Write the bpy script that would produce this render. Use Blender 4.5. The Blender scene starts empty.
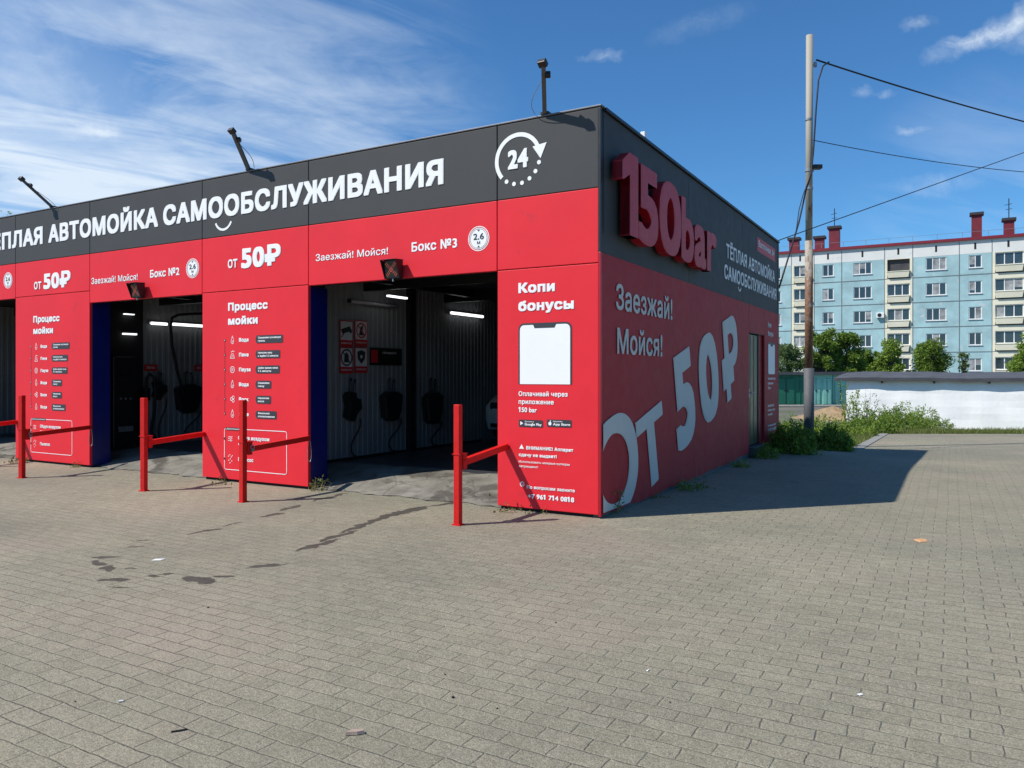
import bpy, bmesh, math, random
import numpy as np
from mathutils import Vector, Matrix
R = math.radians
S = bpy.context.scene
COL = S.collection
random.seed(7)
# ------------------------------------------------------------------ frames
F, CU, CV, CH = 770.0, 512.0, 375.0, 1.6
AX = (-.8684, .4961); BX = (.4961, .8684)          # along the front (leftwards), into the depth
OX, OY = .978, 8.56                                 # near corner of the wash building
TH = math.atan2(-.4961, .8684)
def W(x, y, z=0):                                  # building frame -> world (x right along front, y depth)
    return Vector((OX - AX[0]*x + BX[0]*y, OY - AX[1]*x + BX[1]*y, z))
def fpt(u, v, yo=0.0):                             # point of the front plane y=yo seen at a photo position
    t = (u-CU)/F; ox = OX+BX[0]*yo; oy = OY+BX[1]*yo
    a = (ox-oy*t)/(-AX[0]+AX[1]*t)
    return -a, CH+(CV-v)*(oy+AX[1]*a)/F
def spt(u, v, xo=0.0):                             # point of the plane x=xo
    t = (u-CU)/F; ox = OX-AX[0]*xo; oy = OY-AX[1]*xo
    b = (oy*t-ox)/(BX[0]-BX[1]*t)
    return b, CH+(CV-v)*(oy+BX[1]*b)/F
def sstep(a, b, x):
    t = min(1, max(0, (x-a)/(b-a))); return t*t*(3-2*t)
def gh(x, y):
    if y < 12.5: k = 0
    elif y < 34: k = -.75*(y-12.5)/21.5
    elif y < 55: k = -.75+.42*(y-34)/21
    elif y < 76: k = -.33+.1*(y-55)/21
    else: k = -.23
    return k*sstep(4.5, 8.5, x)
# ------------------------------------------------------------------ materials
MATS = {}
def hexc(r, g, b):
    f = lambda c: (c/255/12.92) if c <= 10 else ((c/255+.055)/1.055)**2.4
    return (f(r), f(g), f(b), 1)
def lin(r, g, b): return (r, g, b, 1)
class NT:
    def __init__(s, m):
        s.t = m.node_tree; s.n = s.t.nodes; s.b = s.n.get('Principled BSDF')
    def add(s, k, **kw):
        n = s.n.new(k)
        for a, v in kw.items():
            if a in n.inputs.keys() if isinstance(a, str) else False: n.inputs[a].default_value = v
            else: setattr(n, a, v)
        return n
    def l(s, a, b): s.t.links.new(a, b)
    def coord(s, scale=(1,1,1), rot=(0,0,0), out='Object'):
        c = s.add('ShaderNodeTexCoord'); m = s.add('ShaderNodeMapping')
        m.inputs['Scale'].default_value = scale; m.inputs['Rotation'].default_value = rot
        s.l(c.outputs[out], m.inputs['Vector']); return m.outputs[0]
    def noise(s, vec, scale, detail=4, rough=.55, dist=0):
        n = s.add('ShaderNodeTexNoise'); n.inputs['Scale'].default_value = scale; n.inputs['Detail'].default_value = detail
        n.inputs['Roughness'].default_value = rough; n.inputs['Distortion'].default_value = dist
        if vec: s.l(vec, n.inputs['Vector'])
        return n.outputs['Fac']
    def ramp(s, fac, stops):
        r = s.add('ShaderNodeValToRGB'); e = r.color_ramp.elements
        while len(e) < len(stops): e.new(.5)
        for i, (p, c) in enumerate(stops): e[i].position = p; e[i].color = c if len(c) == 4 else (*c, 1)
        s.l(fac, r.inputs[0]); return r.outputs[0]
    def mix(s, fac, a, b, mode='MIX'):
        m = s.add('ShaderNodeMix', data_type='RGBA', blend_type=mode)
        for i, v in ((0, fac), (6, a), (7, b)):
            if hasattr(v, 'node'): s.l(v, m.inputs[i])
            else: m.inputs[i].default_value = v
        return m.outputs[2]
    def math(s, op, a, b=None, c=None, clamp=False):
        m = s.add('ShaderNodeMath', operation=op, use_clamp=clamp)
        for i, v in enumerate((a, b, c)):
            if v is None: continue
            if hasattr(v, 'node'): s.l(v, m.inputs[i])
            else: m.inputs[i].default_value = v
        return m.outputs[0]
    def bump(s, h, strength=.3, dist=.01, nrm=None):
        b = s.add('ShaderNodeBump'); b.inputs['Strength'].default_value = strength; b.inputs['Distance'].default_value = dist
        s.l(h, b.inputs['Height'])
        if nrm: s.l(nrm, b.inputs['Normal'])
        return b.outputs[0]
BLK, WHT = (0,0,0,1), (1,1,1,1)
def mat(name, col, rough=.6, metal=0, var=.12, nscale=3, bump=.0, bscale=40, spec=.5, emit=None, es=0, dirt=None, coat=0):
    m = bpy.data.materials.new(name); m.use_nodes = True; t = NT(m); b = t.b
    b.inputs['Roughness'].default_value = rough; b.inputs['Metallic'].default_value = metal
    b.inputs['Specular IOR Level'].default_value = spec; b.inputs['Coat Weight'].default_value = coat
    v = t.coord()
    n = t.noise(v, nscale, 5, .6)
    lo = tuple(c*(1-var) for c in col[:3])+(1,); hi = tuple(min(1, c*(1+var)) for c in col[:3])+(1,)
    c = t.ramp(n, [(.3, lo), (.7, hi)])
    if dirt:
        d = t.ramp(t.noise(v, nscale*2.3, 8, .7, .4), [(dirt[1], BLK), (dirt[1]+.12, WHT)])
        c = t.mix(d, c, dirt[0])
    t.l(c, b.inputs['Base Color'])
    rr = t.math('MULTIPLY_ADD', t.noise(v, nscale*4, 3), .25, rough-.12, True); t.l(rr, b.inputs['Roughness'])
    if bump: t.l(t.bump(t.noise(v, bscale, 5, .6), bump, .01), b.inputs['Normal'])
    if emit: b.inputs['Emission Color'].default_value = emit; b.inputs['Emission Strength'].default_value = es
    MATS[name] = m; return m
RED = mat('red_composite', lin(.74, .024, .036), .55, var=.05, nscale=1.2, bump=.35, bscale=1.6, spec=.25, dirt=(lin(.55,.03,.045), .62))
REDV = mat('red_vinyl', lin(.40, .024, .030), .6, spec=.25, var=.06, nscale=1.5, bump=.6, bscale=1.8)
CHAR = mat('charcoal_composite', lin(.064, .064, .064), .6, var=.06, nscale=1.2, bump=.08, bscale=1.5, spec=.2)
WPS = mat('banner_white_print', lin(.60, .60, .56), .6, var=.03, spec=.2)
WPR = mat('white_print', lin(.86, .86, .85), .5, var=.02)
KPR = mat('dark_print', lin(.035, .037, .043), .5, var=.02)
GPR = mat('graphic_red', lin(.55, .02, .03), .5, var=.02)
TRIM = mat('dark_trim', lin(.02, .021, .024), .45, metal=.3)
COPE = mat('coping_metal', lin(.16, .16, .17), .5, metal=.3)
NAVY = mat('navy_cladding', lin(.003, .007, .12), .35, var=.1, nscale=2)
BLACK = mat('black_plastic', lin(.012, .012, .013), .4)
BLACKM = mat('black_matte', lin(.012, .012, .012), .85)
INWALL = mat('corrugated_sheet', lin(.24, .25, .255), .45, var=.1, nscale=2, dirt=(lin(.2,.2,.2), .6))
CEIL = mat('dark_ceiling', lin(.02, .02, .021), .8)
BARR = mat('barrier_red_paint', lin(.62, .014, .012), .45, spec=.25, var=.12, nscale=14, bump=.08, bscale=60, dirt=(lin(.2,.06,.04), .72))
GALV = mat('galvanised_metal', lin(.32, .33, .34), .45, metal=.6, var=.2, nscale=20)
TUBE = mat('lit_tube', lin(.9, .9, .9), .4, emit=(.93, .97, 1, 1), es=1.5)
TUBEOFF = mat('unlit_tube', lin(.5, .5, .55), .3)
LEDR = mat('led_red', lin(.35, .04, .03), .5, emit=(1, .2, .1, 1), es=.3)
SCREEN = mat('led_board', lin(.014, .015, .015), .3)
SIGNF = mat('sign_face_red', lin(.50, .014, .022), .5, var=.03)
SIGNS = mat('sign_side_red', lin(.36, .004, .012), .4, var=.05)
BLUEW = mat('blue_panel_paint', lin(.33, .50, .52), .85, var=.22, nscale=.45, bump=.3, bscale=9, dirt=(lin(.52, .56, .55), .57))
CREAM = mat('cream_panel_paint', lin(.74, .70, .54), .85, var=.08, nscale=.5, bump=.2, bscale=9, dirt=(lin(.45, .44, .38), .66))
ATTIC = mat('attic_white', lin(.70, .70, .66), .85, var=.08, nscale=.4, bump=.3, bscale=9, dirt=(lin(.5, .46, .38), .62))
JOINT = mat('joint_dark', lin(.16, .18, .19), .9)
ROOFR = mat('roof_red', lin(.20, .010, .022), .5, var=.1)
CHIM = mat('chimney_red', lin(.16, .010, .02), .6, var=.2, nscale=1.5, bump=.2)
CAPM = mat('chimney_cap', lin(.03, .025, .03), .6)
FRAME = mat('window_frame_white', lin(.78, .78, .76), .45, var=.03)
CURT = mat('net_curtain', lin(.26, .27, .27), .9, var=.7, nscale=.9)
ROOM = mat('dim_room', lin(.05, .05, .055), .9, var=.5, nscale=.8)
def glassm():
    m = mat('window_glass', lin(.03, .045, .055), .06, var=.3, nscale=.6, spec=.8)
    for n in m.node_tree.nodes:
        if n.type == 'MATH': n.inputs[1].default_value = .06; n.inputs[2].default_value = .03
    return m
GLASS = glassm()
WALLW = mat('whitewashed_render', lin(.87, .87, .84), .9, var=.07, nscale=.8, bump=.7, bscale=5, dirt=(lin(.5, .5, .47), .68))
BITU = mat('bitumen_roof', lin(.075, .078, .088), .9, var=.25, nscale=1.5, bump=.5, bscale=8)
GRDK = mat('garage_green', lin(.012, .15, .085), .6, var=.15, nscale=2, dirt=(lin(.08,.07,.05), .68))
GRMT = mat('garage_mint', lin(.25, .58, .46), .6, var=.12, nscale=2, dirt=(lin(.16,.12,.08), .66))
SAND = mat('sand', lin(.30, .21, .12), .95, var=.25, nscale=3, bump=.8, bscale=10)
BARK = mat('bark', lin(.09, .065, .045), .9, var=.3, nscale=8, bump=.8, bscale=30)
WIRE = mat('cable_black', lin(.012, .012, .014), .6)
CARW = mat('car_paint_white', lin(.7, .7, .7), .25, var=.02, coat=.6)
RUBB = mat('tyre_rubber', lin(.015, .015, .015), .8)
OLIVE = mat('door_olive_metal', lin(.12, .115, .07), .42, metal=.55, var=.2, nscale=1.5)
BRICKY = mat('brick_shard', lin(.38, .28, .22), .9, var=.2, nscale=30)
WBIT = mat('white_litter', lin(.75, .74, .7), .7)
OBIT = mat('orange_litter', lin(.6, .33, .16), .7)
DRYL = mat('dry_stalk', lin(.30, .24, .10), .8, var=.3, nscale=10)
def leafmat(name, c1, c2, trans=.35):
    m = bpy.data.materials.new(name); m.use_nodes = True; t = NT(m); b = t.b
    g = t.add('ShaderNodeNewGeometry')
    n = t.noise(t.coord(), 1.7, 3)
    f = t.math('MULTIPLY_ADD', g.outputs['Random Per Island'], .6, t.math('MULTIPLY', n, .5), True)
    c = t.ramp(f, [(.15, c1), (.85, c2)])
    t.l(c, b.inputs['Base Color']); b.inputs['Roughness'].default_value = .55
    b.inputs['Specular IOR Level'].default_value = .3
    tr = t.add('ShaderNodeBsdfTranslucent'); t.l(c, tr.inputs[0])
    mx = t.add('ShaderNodeMixShader'); mx.inputs[0].default_value = trans
    t.l(b.outputs[0], mx.inputs[1]); t.l(tr.outputs[0], mx.inputs[2])
    t.l(mx.outputs[0], t.n['Material Output'].inputs[0]); return m
LEAF1 = leafmat('leaf_mid_green', lin(.075, .14, .018), lin(.25, .36, .055))
LEAF2 = leafmat('leaf_bright_green', lin(.11, .19, .022), lin(.31, .42, .07))
LEAF3 = leafmat('leaf_grey_green', lin(.07, .12, .035), lin(.2, .28, .10))
GRASSM = leafmat('grass_blade', lin(.07, .12, .02), lin(.24, .26, .07))
# pole: grey top, rust in the middle
def polemat():
    m = bpy.data.materials.new('weathered_pole_steel'); m.use_nodes = True; t = NT(m); b = t.b
    v = t.coord(); sp = t.add('ShaderNodeSeparateXYZ'); t.l(v, sp.inputs[0])
    n = t.noise(t.coord((1,1,.5)), 4, 8, .7)
    h = t.math('MULTIPLY_ADD', sp.outputs[2], -.13, 1.15)
    f = t.math('ADD', h, t.math('MULTIPLY', t.math('SUBTRACT', n, .5), 2.2))
    f = t.ramp(f, [(.42, BLK), (.62, WHT)])
    rust = t.ramp(t.noise(v, 18, 6, .7), [(.3, lin(.10, .035, .014)), (.7, lin(.30, .16, .09))])
    c = t.mix(f, lin(.35, .32, .26), rust)
    t.l(c, b.inputs['Base Color']); b.inputs['Roughness'].default_value = .7
    t.l(t.bump(n, .4, .01), b.inputs['Normal']); return m
POLEM = polemat()
SLEEVE = mat('grey_painted_sleeve', lin(.09, .095, .10), .65, var=.15, nscale=4)

def concrete_mat():
    m = bpy.data.materials.new('cracked_wet_shaded_concrete'); m.use_nodes = True; t = NT(m); b = t.b
    v = t.coord()
    c = t.ramp(t.noise(v, 2.2, 8, .65), [(.3, lin(.13, .12, .098)), (.7, lin(.28, .262, .215))])
    wet = t.ramp(t.noise(v, 1.1, 6, .65, .8), [(.52, BLK), (.60, WHT)])
    vo = t.add('ShaderNodeTexVoronoi', feature='DISTANCE_TO_EDGE'); vo.inputs['Scale'].default_value = 1.3
    dn = t.add('ShaderNodeTexNoise'); dn.inputs['Scale'].default_value = 3; t.l(v, dn.inputs['Vector'])
    wv = t.mix(.25, v, dn.outputs['Color']); t.l(wv, vo.inputs['Vector'])
    cr = t.ramp(vo.outputs['Distance'], [(.0, lin(.6,.6,.6)), (.012, BLK)])
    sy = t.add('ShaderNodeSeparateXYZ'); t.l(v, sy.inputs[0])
    shade_damp = t.ramp(t.math('MULTIPLY_ADD', t.noise(v, 1.6, 5, .6), .5, t.math('MULTIPLY', sy.outputs[1], .5)), [(.98, BLK), (1.0, WHT)])  # shade inside the bays painted into the concrete, along with damp
    c = t.mix(wet, c, lin(.13, .118, .10)); c = t.mix(shade_damp, c, lin(.05, .052, .06)); wet = t.math('MAXIMUM', wet, shade_damp); c = t.mix(cr, c, lin(.04, .035, .03))
    t.l(c, b.inputs['Base Color'])
    t.l(t.math('MULTIPLY_ADD', wet, -.5, .85), b.inputs['Roughness'])
    t.l(t.bump(t.noise(v, 14, 8, .7), .5, .02), b.inputs['Normal']); return m
CONC = concrete_mat()

STAINS = [  # u, v, half length, half width (m), angle of long axis (deg, world)
 (318,545,.34,.055,65),(338,536,.34,.05,65),(356,528,.34,.055,65),(374,521,.36,.05,64),(394,514,.40,.075,64),(412,510,.34,.11,62),(446,504,.30,.07,40),(290,508,.26,.05,70),(272,515,.20,.06,60),(330,497,.45,.05,68),(232,524,.16,.03,60),(205,531,.22,.05,50),
 (266,566,.18,.05,25),(197,579,.16,.08,165),(206,581,.10,.06,120),(226,576,.11,.05,10),(115,580,.14,.055,175),(98,563,.12,.06,140),(108,569,.13,.06,120),(108,557,.13,.04,8),(123,587,.14,.02,175),(168,574,.08,.03,10),(154,576,.06,.03,0),(132,568,.07,.025,0),(136,547,.09,.03,15),(142,541,.07,.02,20)]
def paving_mat():
    m = bpy.data.materials.new('grey_clay_pavers'); m.use_nodes = True; t = NT(m); b = t.b
    v = t.coord(rot=(0, 0, -TH))
    dn = t.add('ShaderNodeTexNoise'); dn.inputs['Scale'].default_value = 6; dn.inputs['Detail'].default_value = 3; t.l(v, dn.inputs['Vector'])
    dv = t.add('ShaderNodeVectorMath', operation='MULTIPLY_ADD'); t.l(dn.outputs['Color'], dv.inputs[0]); dv.inputs[1].default_value = (.034, .034, 0); t.l(v, dv.inputs[2])
    dn2 = t.add('ShaderNodeTexNoise'); dn2.inputs['Scale'].default_value = .5; t.l(v, dn2.inputs['Vector'])
    dv2 = t.add('ShaderNodeVectorMath', operation='MULTIPLY_ADD'); t.l(dn2.outputs['Color'], dv2.inputs[0]); dv2.inputs[1].default_value = (.05, .05, 0); t.l(dv.outputs[0], dv2.inputs[2])
    br = t.add('ShaderNodeTexBrick'); t.l(dv2.outputs[0], br.inputs['Vector'])
    br.offset = .5
    for k, x in (('Scale', 1), ('Mortar Size', .0085), ('Mortar Smooth', 1.0), ('Brick Width', .240), ('Row Height', .117), ('Bias', 0.)): br.inputs[k].default_value = x
    br.inputs['Color1'].default_value = (.0, .0, .0, 1); br.inputs['Color2'].default_value = (1, 1, 1, 1); br.inputs['Mortar'].default_value = (.5, .5, .5, 1)
    base = t.ramp(br.outputs['Color'], [(0, lin(.248, .234, .170)), (.35, lin(.262, .248, .182)), (.7, lin(.274, .259, .191)), (1, lin(.272, .250, .186))])
    big = t.ramp(t.noise(v, .28, 5, .6, .3), [(.3, lin(.80, .80, .80)), (.7, lin(1.20, 1.15, 1.10))])
    base = t.mix(1, base, big, 'MULTIPLY')
    grit = t.ramp(t.noise(v, 130, 5, .85), [(.38, lin(.50, .50, .50)), (.62, lin(1.50, 1.50, 1.50))])
    base = t.mix(1, base, grit, 'MULTIPLY')
    med = t.ramp(t.noise(v, 7, 7, .8), [(.3, lin(.82, .82, .82)), (.7, lin(1.14, 1.14, 1.14))])
    base = t.mix(1, base, med, 'MULTIPLY')
    g2 = t.ramp(t.noise(v, 42, 4, .8), [(.36, lin(.78, .78, .78)), (.64, lin(1.22, 1.22, 1.22))])
    base = t.mix(1, base, g2, 'MULTIPLY')
    pink = t.ramp(t.noise(v, .55, 3), [(.5, BLK), (.72, WHT)])
    base = t.mix(t.math('MULTIPLY', pink, .35), base, lin(.33, .25, .205))
    jm = t.ramp(t.noise(v, 2.2, 6, .7), [(.40, lin(.10,.10,.10)), (.66, lin(1,1,1))])
    jn = t.math('MULTIPLY', t.math('MULTIPLY', br.outputs['Fac'], jm), .86)
    worn = t.ramp(t.noise(v, .22, 4, .6, .4), [(.38, lin(.35,.35,.35)), (.62, WHT)])
    jn = t.math('MULTIPLY', jn, worn)
    base = t.mix(jn, base, lin(.12, .108, .082))
    # chips and dark specks
    sp = t.ramp(t.noise(v, 26, 2, .5), [(.73, BLK), (.76, WHT)])
    base = t.mix(t.math('MULTIPLY', sp, .6), base, lin(.07, .065, .06))
    # wet drips at their own places on the ground
    wob = t.add('ShaderNodeTexNoise'); wob.inputs['Scale'].default_value = 7; wob.inputs['Detail'].default_value = 5
    w0 = t.coord(); t.l(w0, wob.inputs['Vector'])
    wv = t.add('ShaderNodeVectorMath', operation='MULTIPLY_ADD'); t.l(wob.outputs['Color'], wv.inputs[0]); wv.inputs[1].default_value = (.20, .20, 0); t.l(w0, wv.inputs[2])
    tot = None
    for (u, vv, hx, hy, ang) in STAINS:
        if hx == 0: continue
        Y = F*CH/(vv-CV); X = (u-CU)/F*Y
        mp = t.add('ShaderNodeMapping', vector_type='TEXTURE')
        mp.inputs['Location'].default_value = (X+.10, Y+.10, 0); mp.inputs['Rotation'].default_value = (0, 0, R(ang)); mp.inputs['Scale'].default_value = (hx, hy, 1)
        t.l(wv.outputs[0], mp.inputs['Vector'])
        ln = t.add('ShaderNodeVectorMath', operation='LENGTH'); t.l(mp.outputs[0], ln.inputs[0])
        f = t.ramp(ln.outputs['Value'], [(.80, WHT), (.98, BLK)])
        # TEXTURE mapping leaves z scaled: plane sits at z~0
        tot = f if tot is None else t.math('MAXIMUM', tot, f)
    base = t.mix(t.math('MULTIPLY', tot, .92), base, lin(.062, .052, .042))
    lx = t.add('ShaderNodeSeparateXYZ'); t.l(v, lx.inputs[0])
    wl = t.noise(t.coord((1, 1, 1), (0, 0, -TH)), .35, 4, .6)
    base = t.mix(t.math('MULTIPLY', t.ramp(wl, [(.48, BLK), (.66, WHT)]), .22), base, lin(.15, .135, .105))
    damp = t.ramp(t.noise(w0, .7, 6, .7, .5), [(.60, BLK), (.70, WHT)])
    base = t.mix(t.math('MULTIPLY', damp, .16), base, lin(.12, .105, .09))
    t.l(base, b.inputs['Base Color'])
    b.inputs['Roughness'].default_value = .86; b.inputs['Specular IOR Level'].default_value = .3
    hgt = t.math('MULTIPLY_ADD', br.outputs['Fac'], -.7, t.math('MULTIPLY', t.noise(v, 60, 5, .7), .8))
    hgt = t.math('MULTIPLY_ADD', br.outputs['Color'], .25, hgt)
    hgt = t.math('MULTIPLY_ADD', t.noise(v, 2.2, 3), 2.2, hgt)
    t.l(t.bump(hgt, .9, .009), b.inputs['Normal']); return m
PAVE = paving_mat()
def earth_mat():
    m = bpy.data.materials.new('dusty_earth'); m.use_nodes = True; t = NT(m); b = t.b
    v = t.coord()
    c = t.ramp(t.noise(v, .25, 8, .65), [(.3, lin(.10, .095, .08)), (.7, lin(.19, .17, .14))])
    g = t.ramp(t.noise(v, .6, 8, .7), [(.5, BLK), (.62, WHT)])
    c = t.mix(g, c, lin(.08, .11, .03)); t.l(c, b.inputs['Base Color']); b.inputs['Roughness'].default_value = .95
    t.l(t.bump(t.noise(v, 12, 6, .7), .6, .03), b.inputs['Normal']); return m
EARTH = earth_mat()
# ------------------------------------------------------------------ mesh builder
class MB:
    def __init__(s): s.v = []; s.f = []; s.mi = []; s.m = 0
    def raw(s, vs, fs, m=None):
        o = len(s.v); s.v += [tuple(p) for p in vs]; s.f += [tuple(o+i for i in f) for f in fs]; s.mi += [s.m if m is None else m]*len(fs); return s
    def box(s, x0, x1, y0, y1, z0, z1, m=None):
        x0, x1 = min(x0,x1), max(x0,x1); y0, y1 = min(y0,y1), max(y0,y1); z0, z1 = min(z0,z1), max(z0,z1)
        vs = [(x0,y0,z0),(x1,y0,z0),(x1,y1,z0),(x0,y1,z0),(x0,y0,z1),(x1,y0,z1),(x1,y1,z1),(x0,y1,z1)]
        return s.raw(vs, [(3,2,1,0),(4,5,6,7),(0,1,5,4),(1,2,6,5),(2,3,7,6),(3,0,4,7)], m)
    def hexa(s, b4, t4, m=None):
        return s.raw(list(b4)+list(t4), [(3,2,1,0),(4,5,6,7),(0,1,5,4),(1,2,6,5),(2,3,7,6),(3,0,4,7)], m)
    def tube(s, pts, rad, n=8, m=None, cap=True):
        pts = [Vector(p) for p in pts]; rad = rad if isinstance(rad, (list, tuple)) else [rad]*len(pts)
        rings = []; up = Vector((0, 0, 1)); N = None
        for i, p in enumerate(pts):
            d = (pts[min(i+1, len(pts)-1)]-pts[max(i-1, 0)]).normalized()
            if N is None:
                N = d.cross(up)
                if N.length < .1: N = d.cross(Vector((1,0,0)))
            N = (N-d*N.dot(d)).normalized()
            B = d.cross(N)
            rings.append([p+(N*math.cos(2*math.pi*k/n+math.pi/n)+B*math.sin(2*math.pi*k/n+math.pi/n))*rad[i] for k in range(n)])
        vs = [q for r in rings for q in r]; fs = []
        for i in range(len(rings)-1):
            for k in range(n):
                a, b = i*n+k, i*n+(k+1) % n; fs.append((a, b, b+n, a+n))
        if cap: fs.append(tuple(reversed(range(n)))); fs.append(tuple(range(len(vs)-n, len(vs))))
        return s.raw(vs, fs, m)
    def prism(s, poly, y0, y1, m=None):       # polygon in xz swept along y
        n = len(poly); vs = [(x, y0, z) for x, z in poly]+[(x, y1, z) for x, z in poly]
        fs = [tuple(range(n)), tuple(range(2*n-1, n-1, -1))]+[(i, i+n, (i+1) % n+n, (i+1) % n) for i in range(n)]
        return s.raw(vs, fs, m)
    def build(s, name, mats, parent=None, bevel=0, smooth=False, loc=None, rz=None):
        me = bpy.data.meshes.new(name); me.from_pydata([tuple(p) for p in s.v], [], s.f)
        mats = mats if isinstance(mats, (list, tuple)) else [mats]
        for q in mats: me.materials.append(q)
        if len(mats) > 1: me.polygons.foreach_set('material_index', s.mi)
        bm = bmesh.new(); bm.from_mesh(me)
        if len(bm.faces) < 4000:
            bmesh.ops.recalc_face_normals(bm, faces=bm.faces)
        bm.to_mesh(me); bm.free()
        if smooth: me.polygons.foreach_set('use_smooth', [True]*len(me.polygons))
        me.update()
        o = bpy.data.objects.new(name, me); COL.objects.link(o)
        if parent is not None: o.parent = parent
        if loc is not None: o.location = loc
        if rz is not None: o.rotation_euler = (0, 0, rz)
        if bevel:
            b = o.modifiers.new('bevel', 'BEVEL'); b.width = bevel; b.segments = 2; b.limit_method = 'ANGLE'
        return o
def tag(o, label=None, cat=None, group=None, kind=None):
    if label: o['label'] = label
    if cat: o['category'] = cat
    if group: o['group'] = group
    if kind: o['kind'] = kind
    return o
def thing(name, label, cat, loc=(0,0,0), rz=0, group=None):
    o = bpy.data.objects.new(name, None); COL.objects.link(o); o.location = loc; o.rotation_euler = (0, 0, rz); o.empty_display_size = .3
    return tag(o, label, cat, group)
def copy_tree(o, parent=None):
    c = o.copy(); COL.objects.link(c); c.parent = parent
    for ch in list(o.children): copy_tree(ch, c)
    return c
# ------------------------------------------------------------------ lettering
_gc = {}
from mathutils.geometry import delaunay_2d_cdt
ONE = [(.165, .728), (.315, .728), (.315, 0), (.175, 0), (.175, .565), (.035, .475), (.035, .62)]
def contours(txt, bold):
    cu = bpy.data.curves.new('t', 'FONT'); cu.body = txt; cu.size = 1; cu.fill_mode = 'NONE'; cu.resolution_u = 5 if len(txt) < 18 else 3
    cu.space_character = 1.0+bold*1.9
    o = bpy.data.objects.new('t', cu); COL.objects.link(o)
    dg = bpy.context.evaluated_depsgraph_get(); dg.update()
    me = bpy.data.meshes.new_from_object(o.evaluated_get(dg)); adj = {}
    for e in me.edges:
        a, b = e.vertices; adj.setdefault(a, []).append(b); adj.setdefault(b, []).append(a)
    seen = set(); out = []
    for q in range(len(me.vertices)):
        if q in seen or q not in adj: continue
        loop = [q]; seen.add(q)
        while True:
            nx = [k for k in adj[loop[-1]] if k not in seen]
            if not nx: break
            k = min(nx); loop.append(k); seen.add(k)
        p = [(me.vertices[k].co.x, me.vertices[k].co.y) for k in loop]
        ys = [a[1] for a in p]
        if len(p) == 4 and abs(max(ys)-.682) < .003 and abs(min(ys)) < .003:
            x0 = min(a[0] for a in p)-.202; p = [(x0+a, b) for a, b in ONE]
        out.append(p)
    bpy.data.objects.remove(o); bpy.data.meshes.remove(me); bpy.data.curves.remove(cu)
    return out
def area(p): return sum(p[k][0]*p[(k+1) % len(p)][1]-p[(k+1) % len(p)][0]*p[k][1] for k in range(len(p)))/2
def glyphs(txt, bold=.022, ext=0.0, n=8):
    """letter outlines filled by winding number, made heavier by laying shifted copies a hair apart"""
    key = (txt, bold, ext, n)
    if key in _gc: return _gc[key]
    cs = contours(txt, bold)
    # split into clusters of overlapping contours so each fill stays small
    boxes = [(min(a[0] for a in p), max(a[0] for a in p)) for p in cs]; order = sorted(range(len(cs)), key=lambda k: boxes[k][0]); cl = []
    for k in order:
        if cl and boxes[k][0] <= cl[-1][1]+1e-4: cl[-1][0].append(k); cl[-1][1] = max(cl[-1][1], boxes[k][1])
        else: cl.append([[k], boxes[k][1]])
    bv, bf, be = [], [], []
    for ids, _ in cl:
        P, E = [], []; big = max(ids, key=lambda k: abs(area(cs[k])))
        sg_ = 1 if area(cs[big]) > 0 else -1
        loops = []
        for k in ids:
            p = cs[k]
            if len(p) == 7 and area(p)*sg_ < 0: p = p[::-1]
            q = [p[0]]
            for a in p[1:]:
                if math.hypot(a[0]-q[-1][0], a[1]-q[-1][1]) > 1e-5: q.append(a)
            loops.append(q); o = len(P); P += [Vector(a) for a in q]; E += [(o+m, o+(m+1) % len(q)) for m in range(len(q))]
        r = delaunay_2d_cdt(P, E, [], 0, 1e-6); vv, ff = r[0], r[2]
        keep = []
        for f in ff:
            cx = sum(vv[m].x for m in f)/len(f); cy = sum(vv[m].y for m in f)/len(f); wn = 0
            for p in loops:
                for m in range(len(p)):
                    x0, y0 = p[m]; x1, y1 = p[(m+1) % len(p)]
                    if (y0 <= cy) != (y1 <= cy):
                        if x0+(cy-y0)/(y1-y0)*(x1-x0) > cx: wn += 1 if y1 > y0 else -1
            if wn != 0: keep.append(tuple(f))
        o = len(bv); bv += [(a.x, a.y, 0) for a in vv]; bf += [tuple(o+m for m in f) for f in keep]
    nz = [1]*len(bf)
    if ext:
        cnt = {}
        for f in bf:
            for m in range(len(f)): cnt.setdefault(frozenset((f[m], f[(m+1) % len(f)])), []).append((f[m], f[(m+1) % len(f)]))
        o = len(bv); side = [(a, b, b+o, a+o) for v_ in cnt.values() if len(v_) == 1 for a, b in v_]
        nf = len(bf); bv = [(x, y, ext) for x, y, z in bv]+[(x, y, -ext) for x, y, z in bv]; bf = bf+side; nz = [1]*nf+[0]*len(side)
    v, f, nn = [], [], []
    sh = [(0, 0)]+([] if bold < .004 else [(bold*a, bold*b*.85) for a, b in ((1, 1), (-1, 1), (-1, -1), (1, -1), (1, 0), (0, 1), (-1, 0), (0, -1))[:n]]
          + ([] if n < 16 or bold < .004 else [(bold*a, bold*b*.85) for a, b in ((1, .5), (1, -.5), (-1, .5), (-1, -.5), (.5, 1), (-.5, 1), (.5, -1), (-.5, -1))]))
    for q, (dx, dy) in enumerate(sh):
        k = len(v); e = q*.0003
        v += [(x+dx, y+dy, z+(e if z > -1e-6 else -e)) for x, y, z in bv]; f += [tuple(i+k for i in ff) for ff in bf]; nn += nz
    _gc[key] = (v, f, nn); return _gc[key]
CAP = .727
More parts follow.
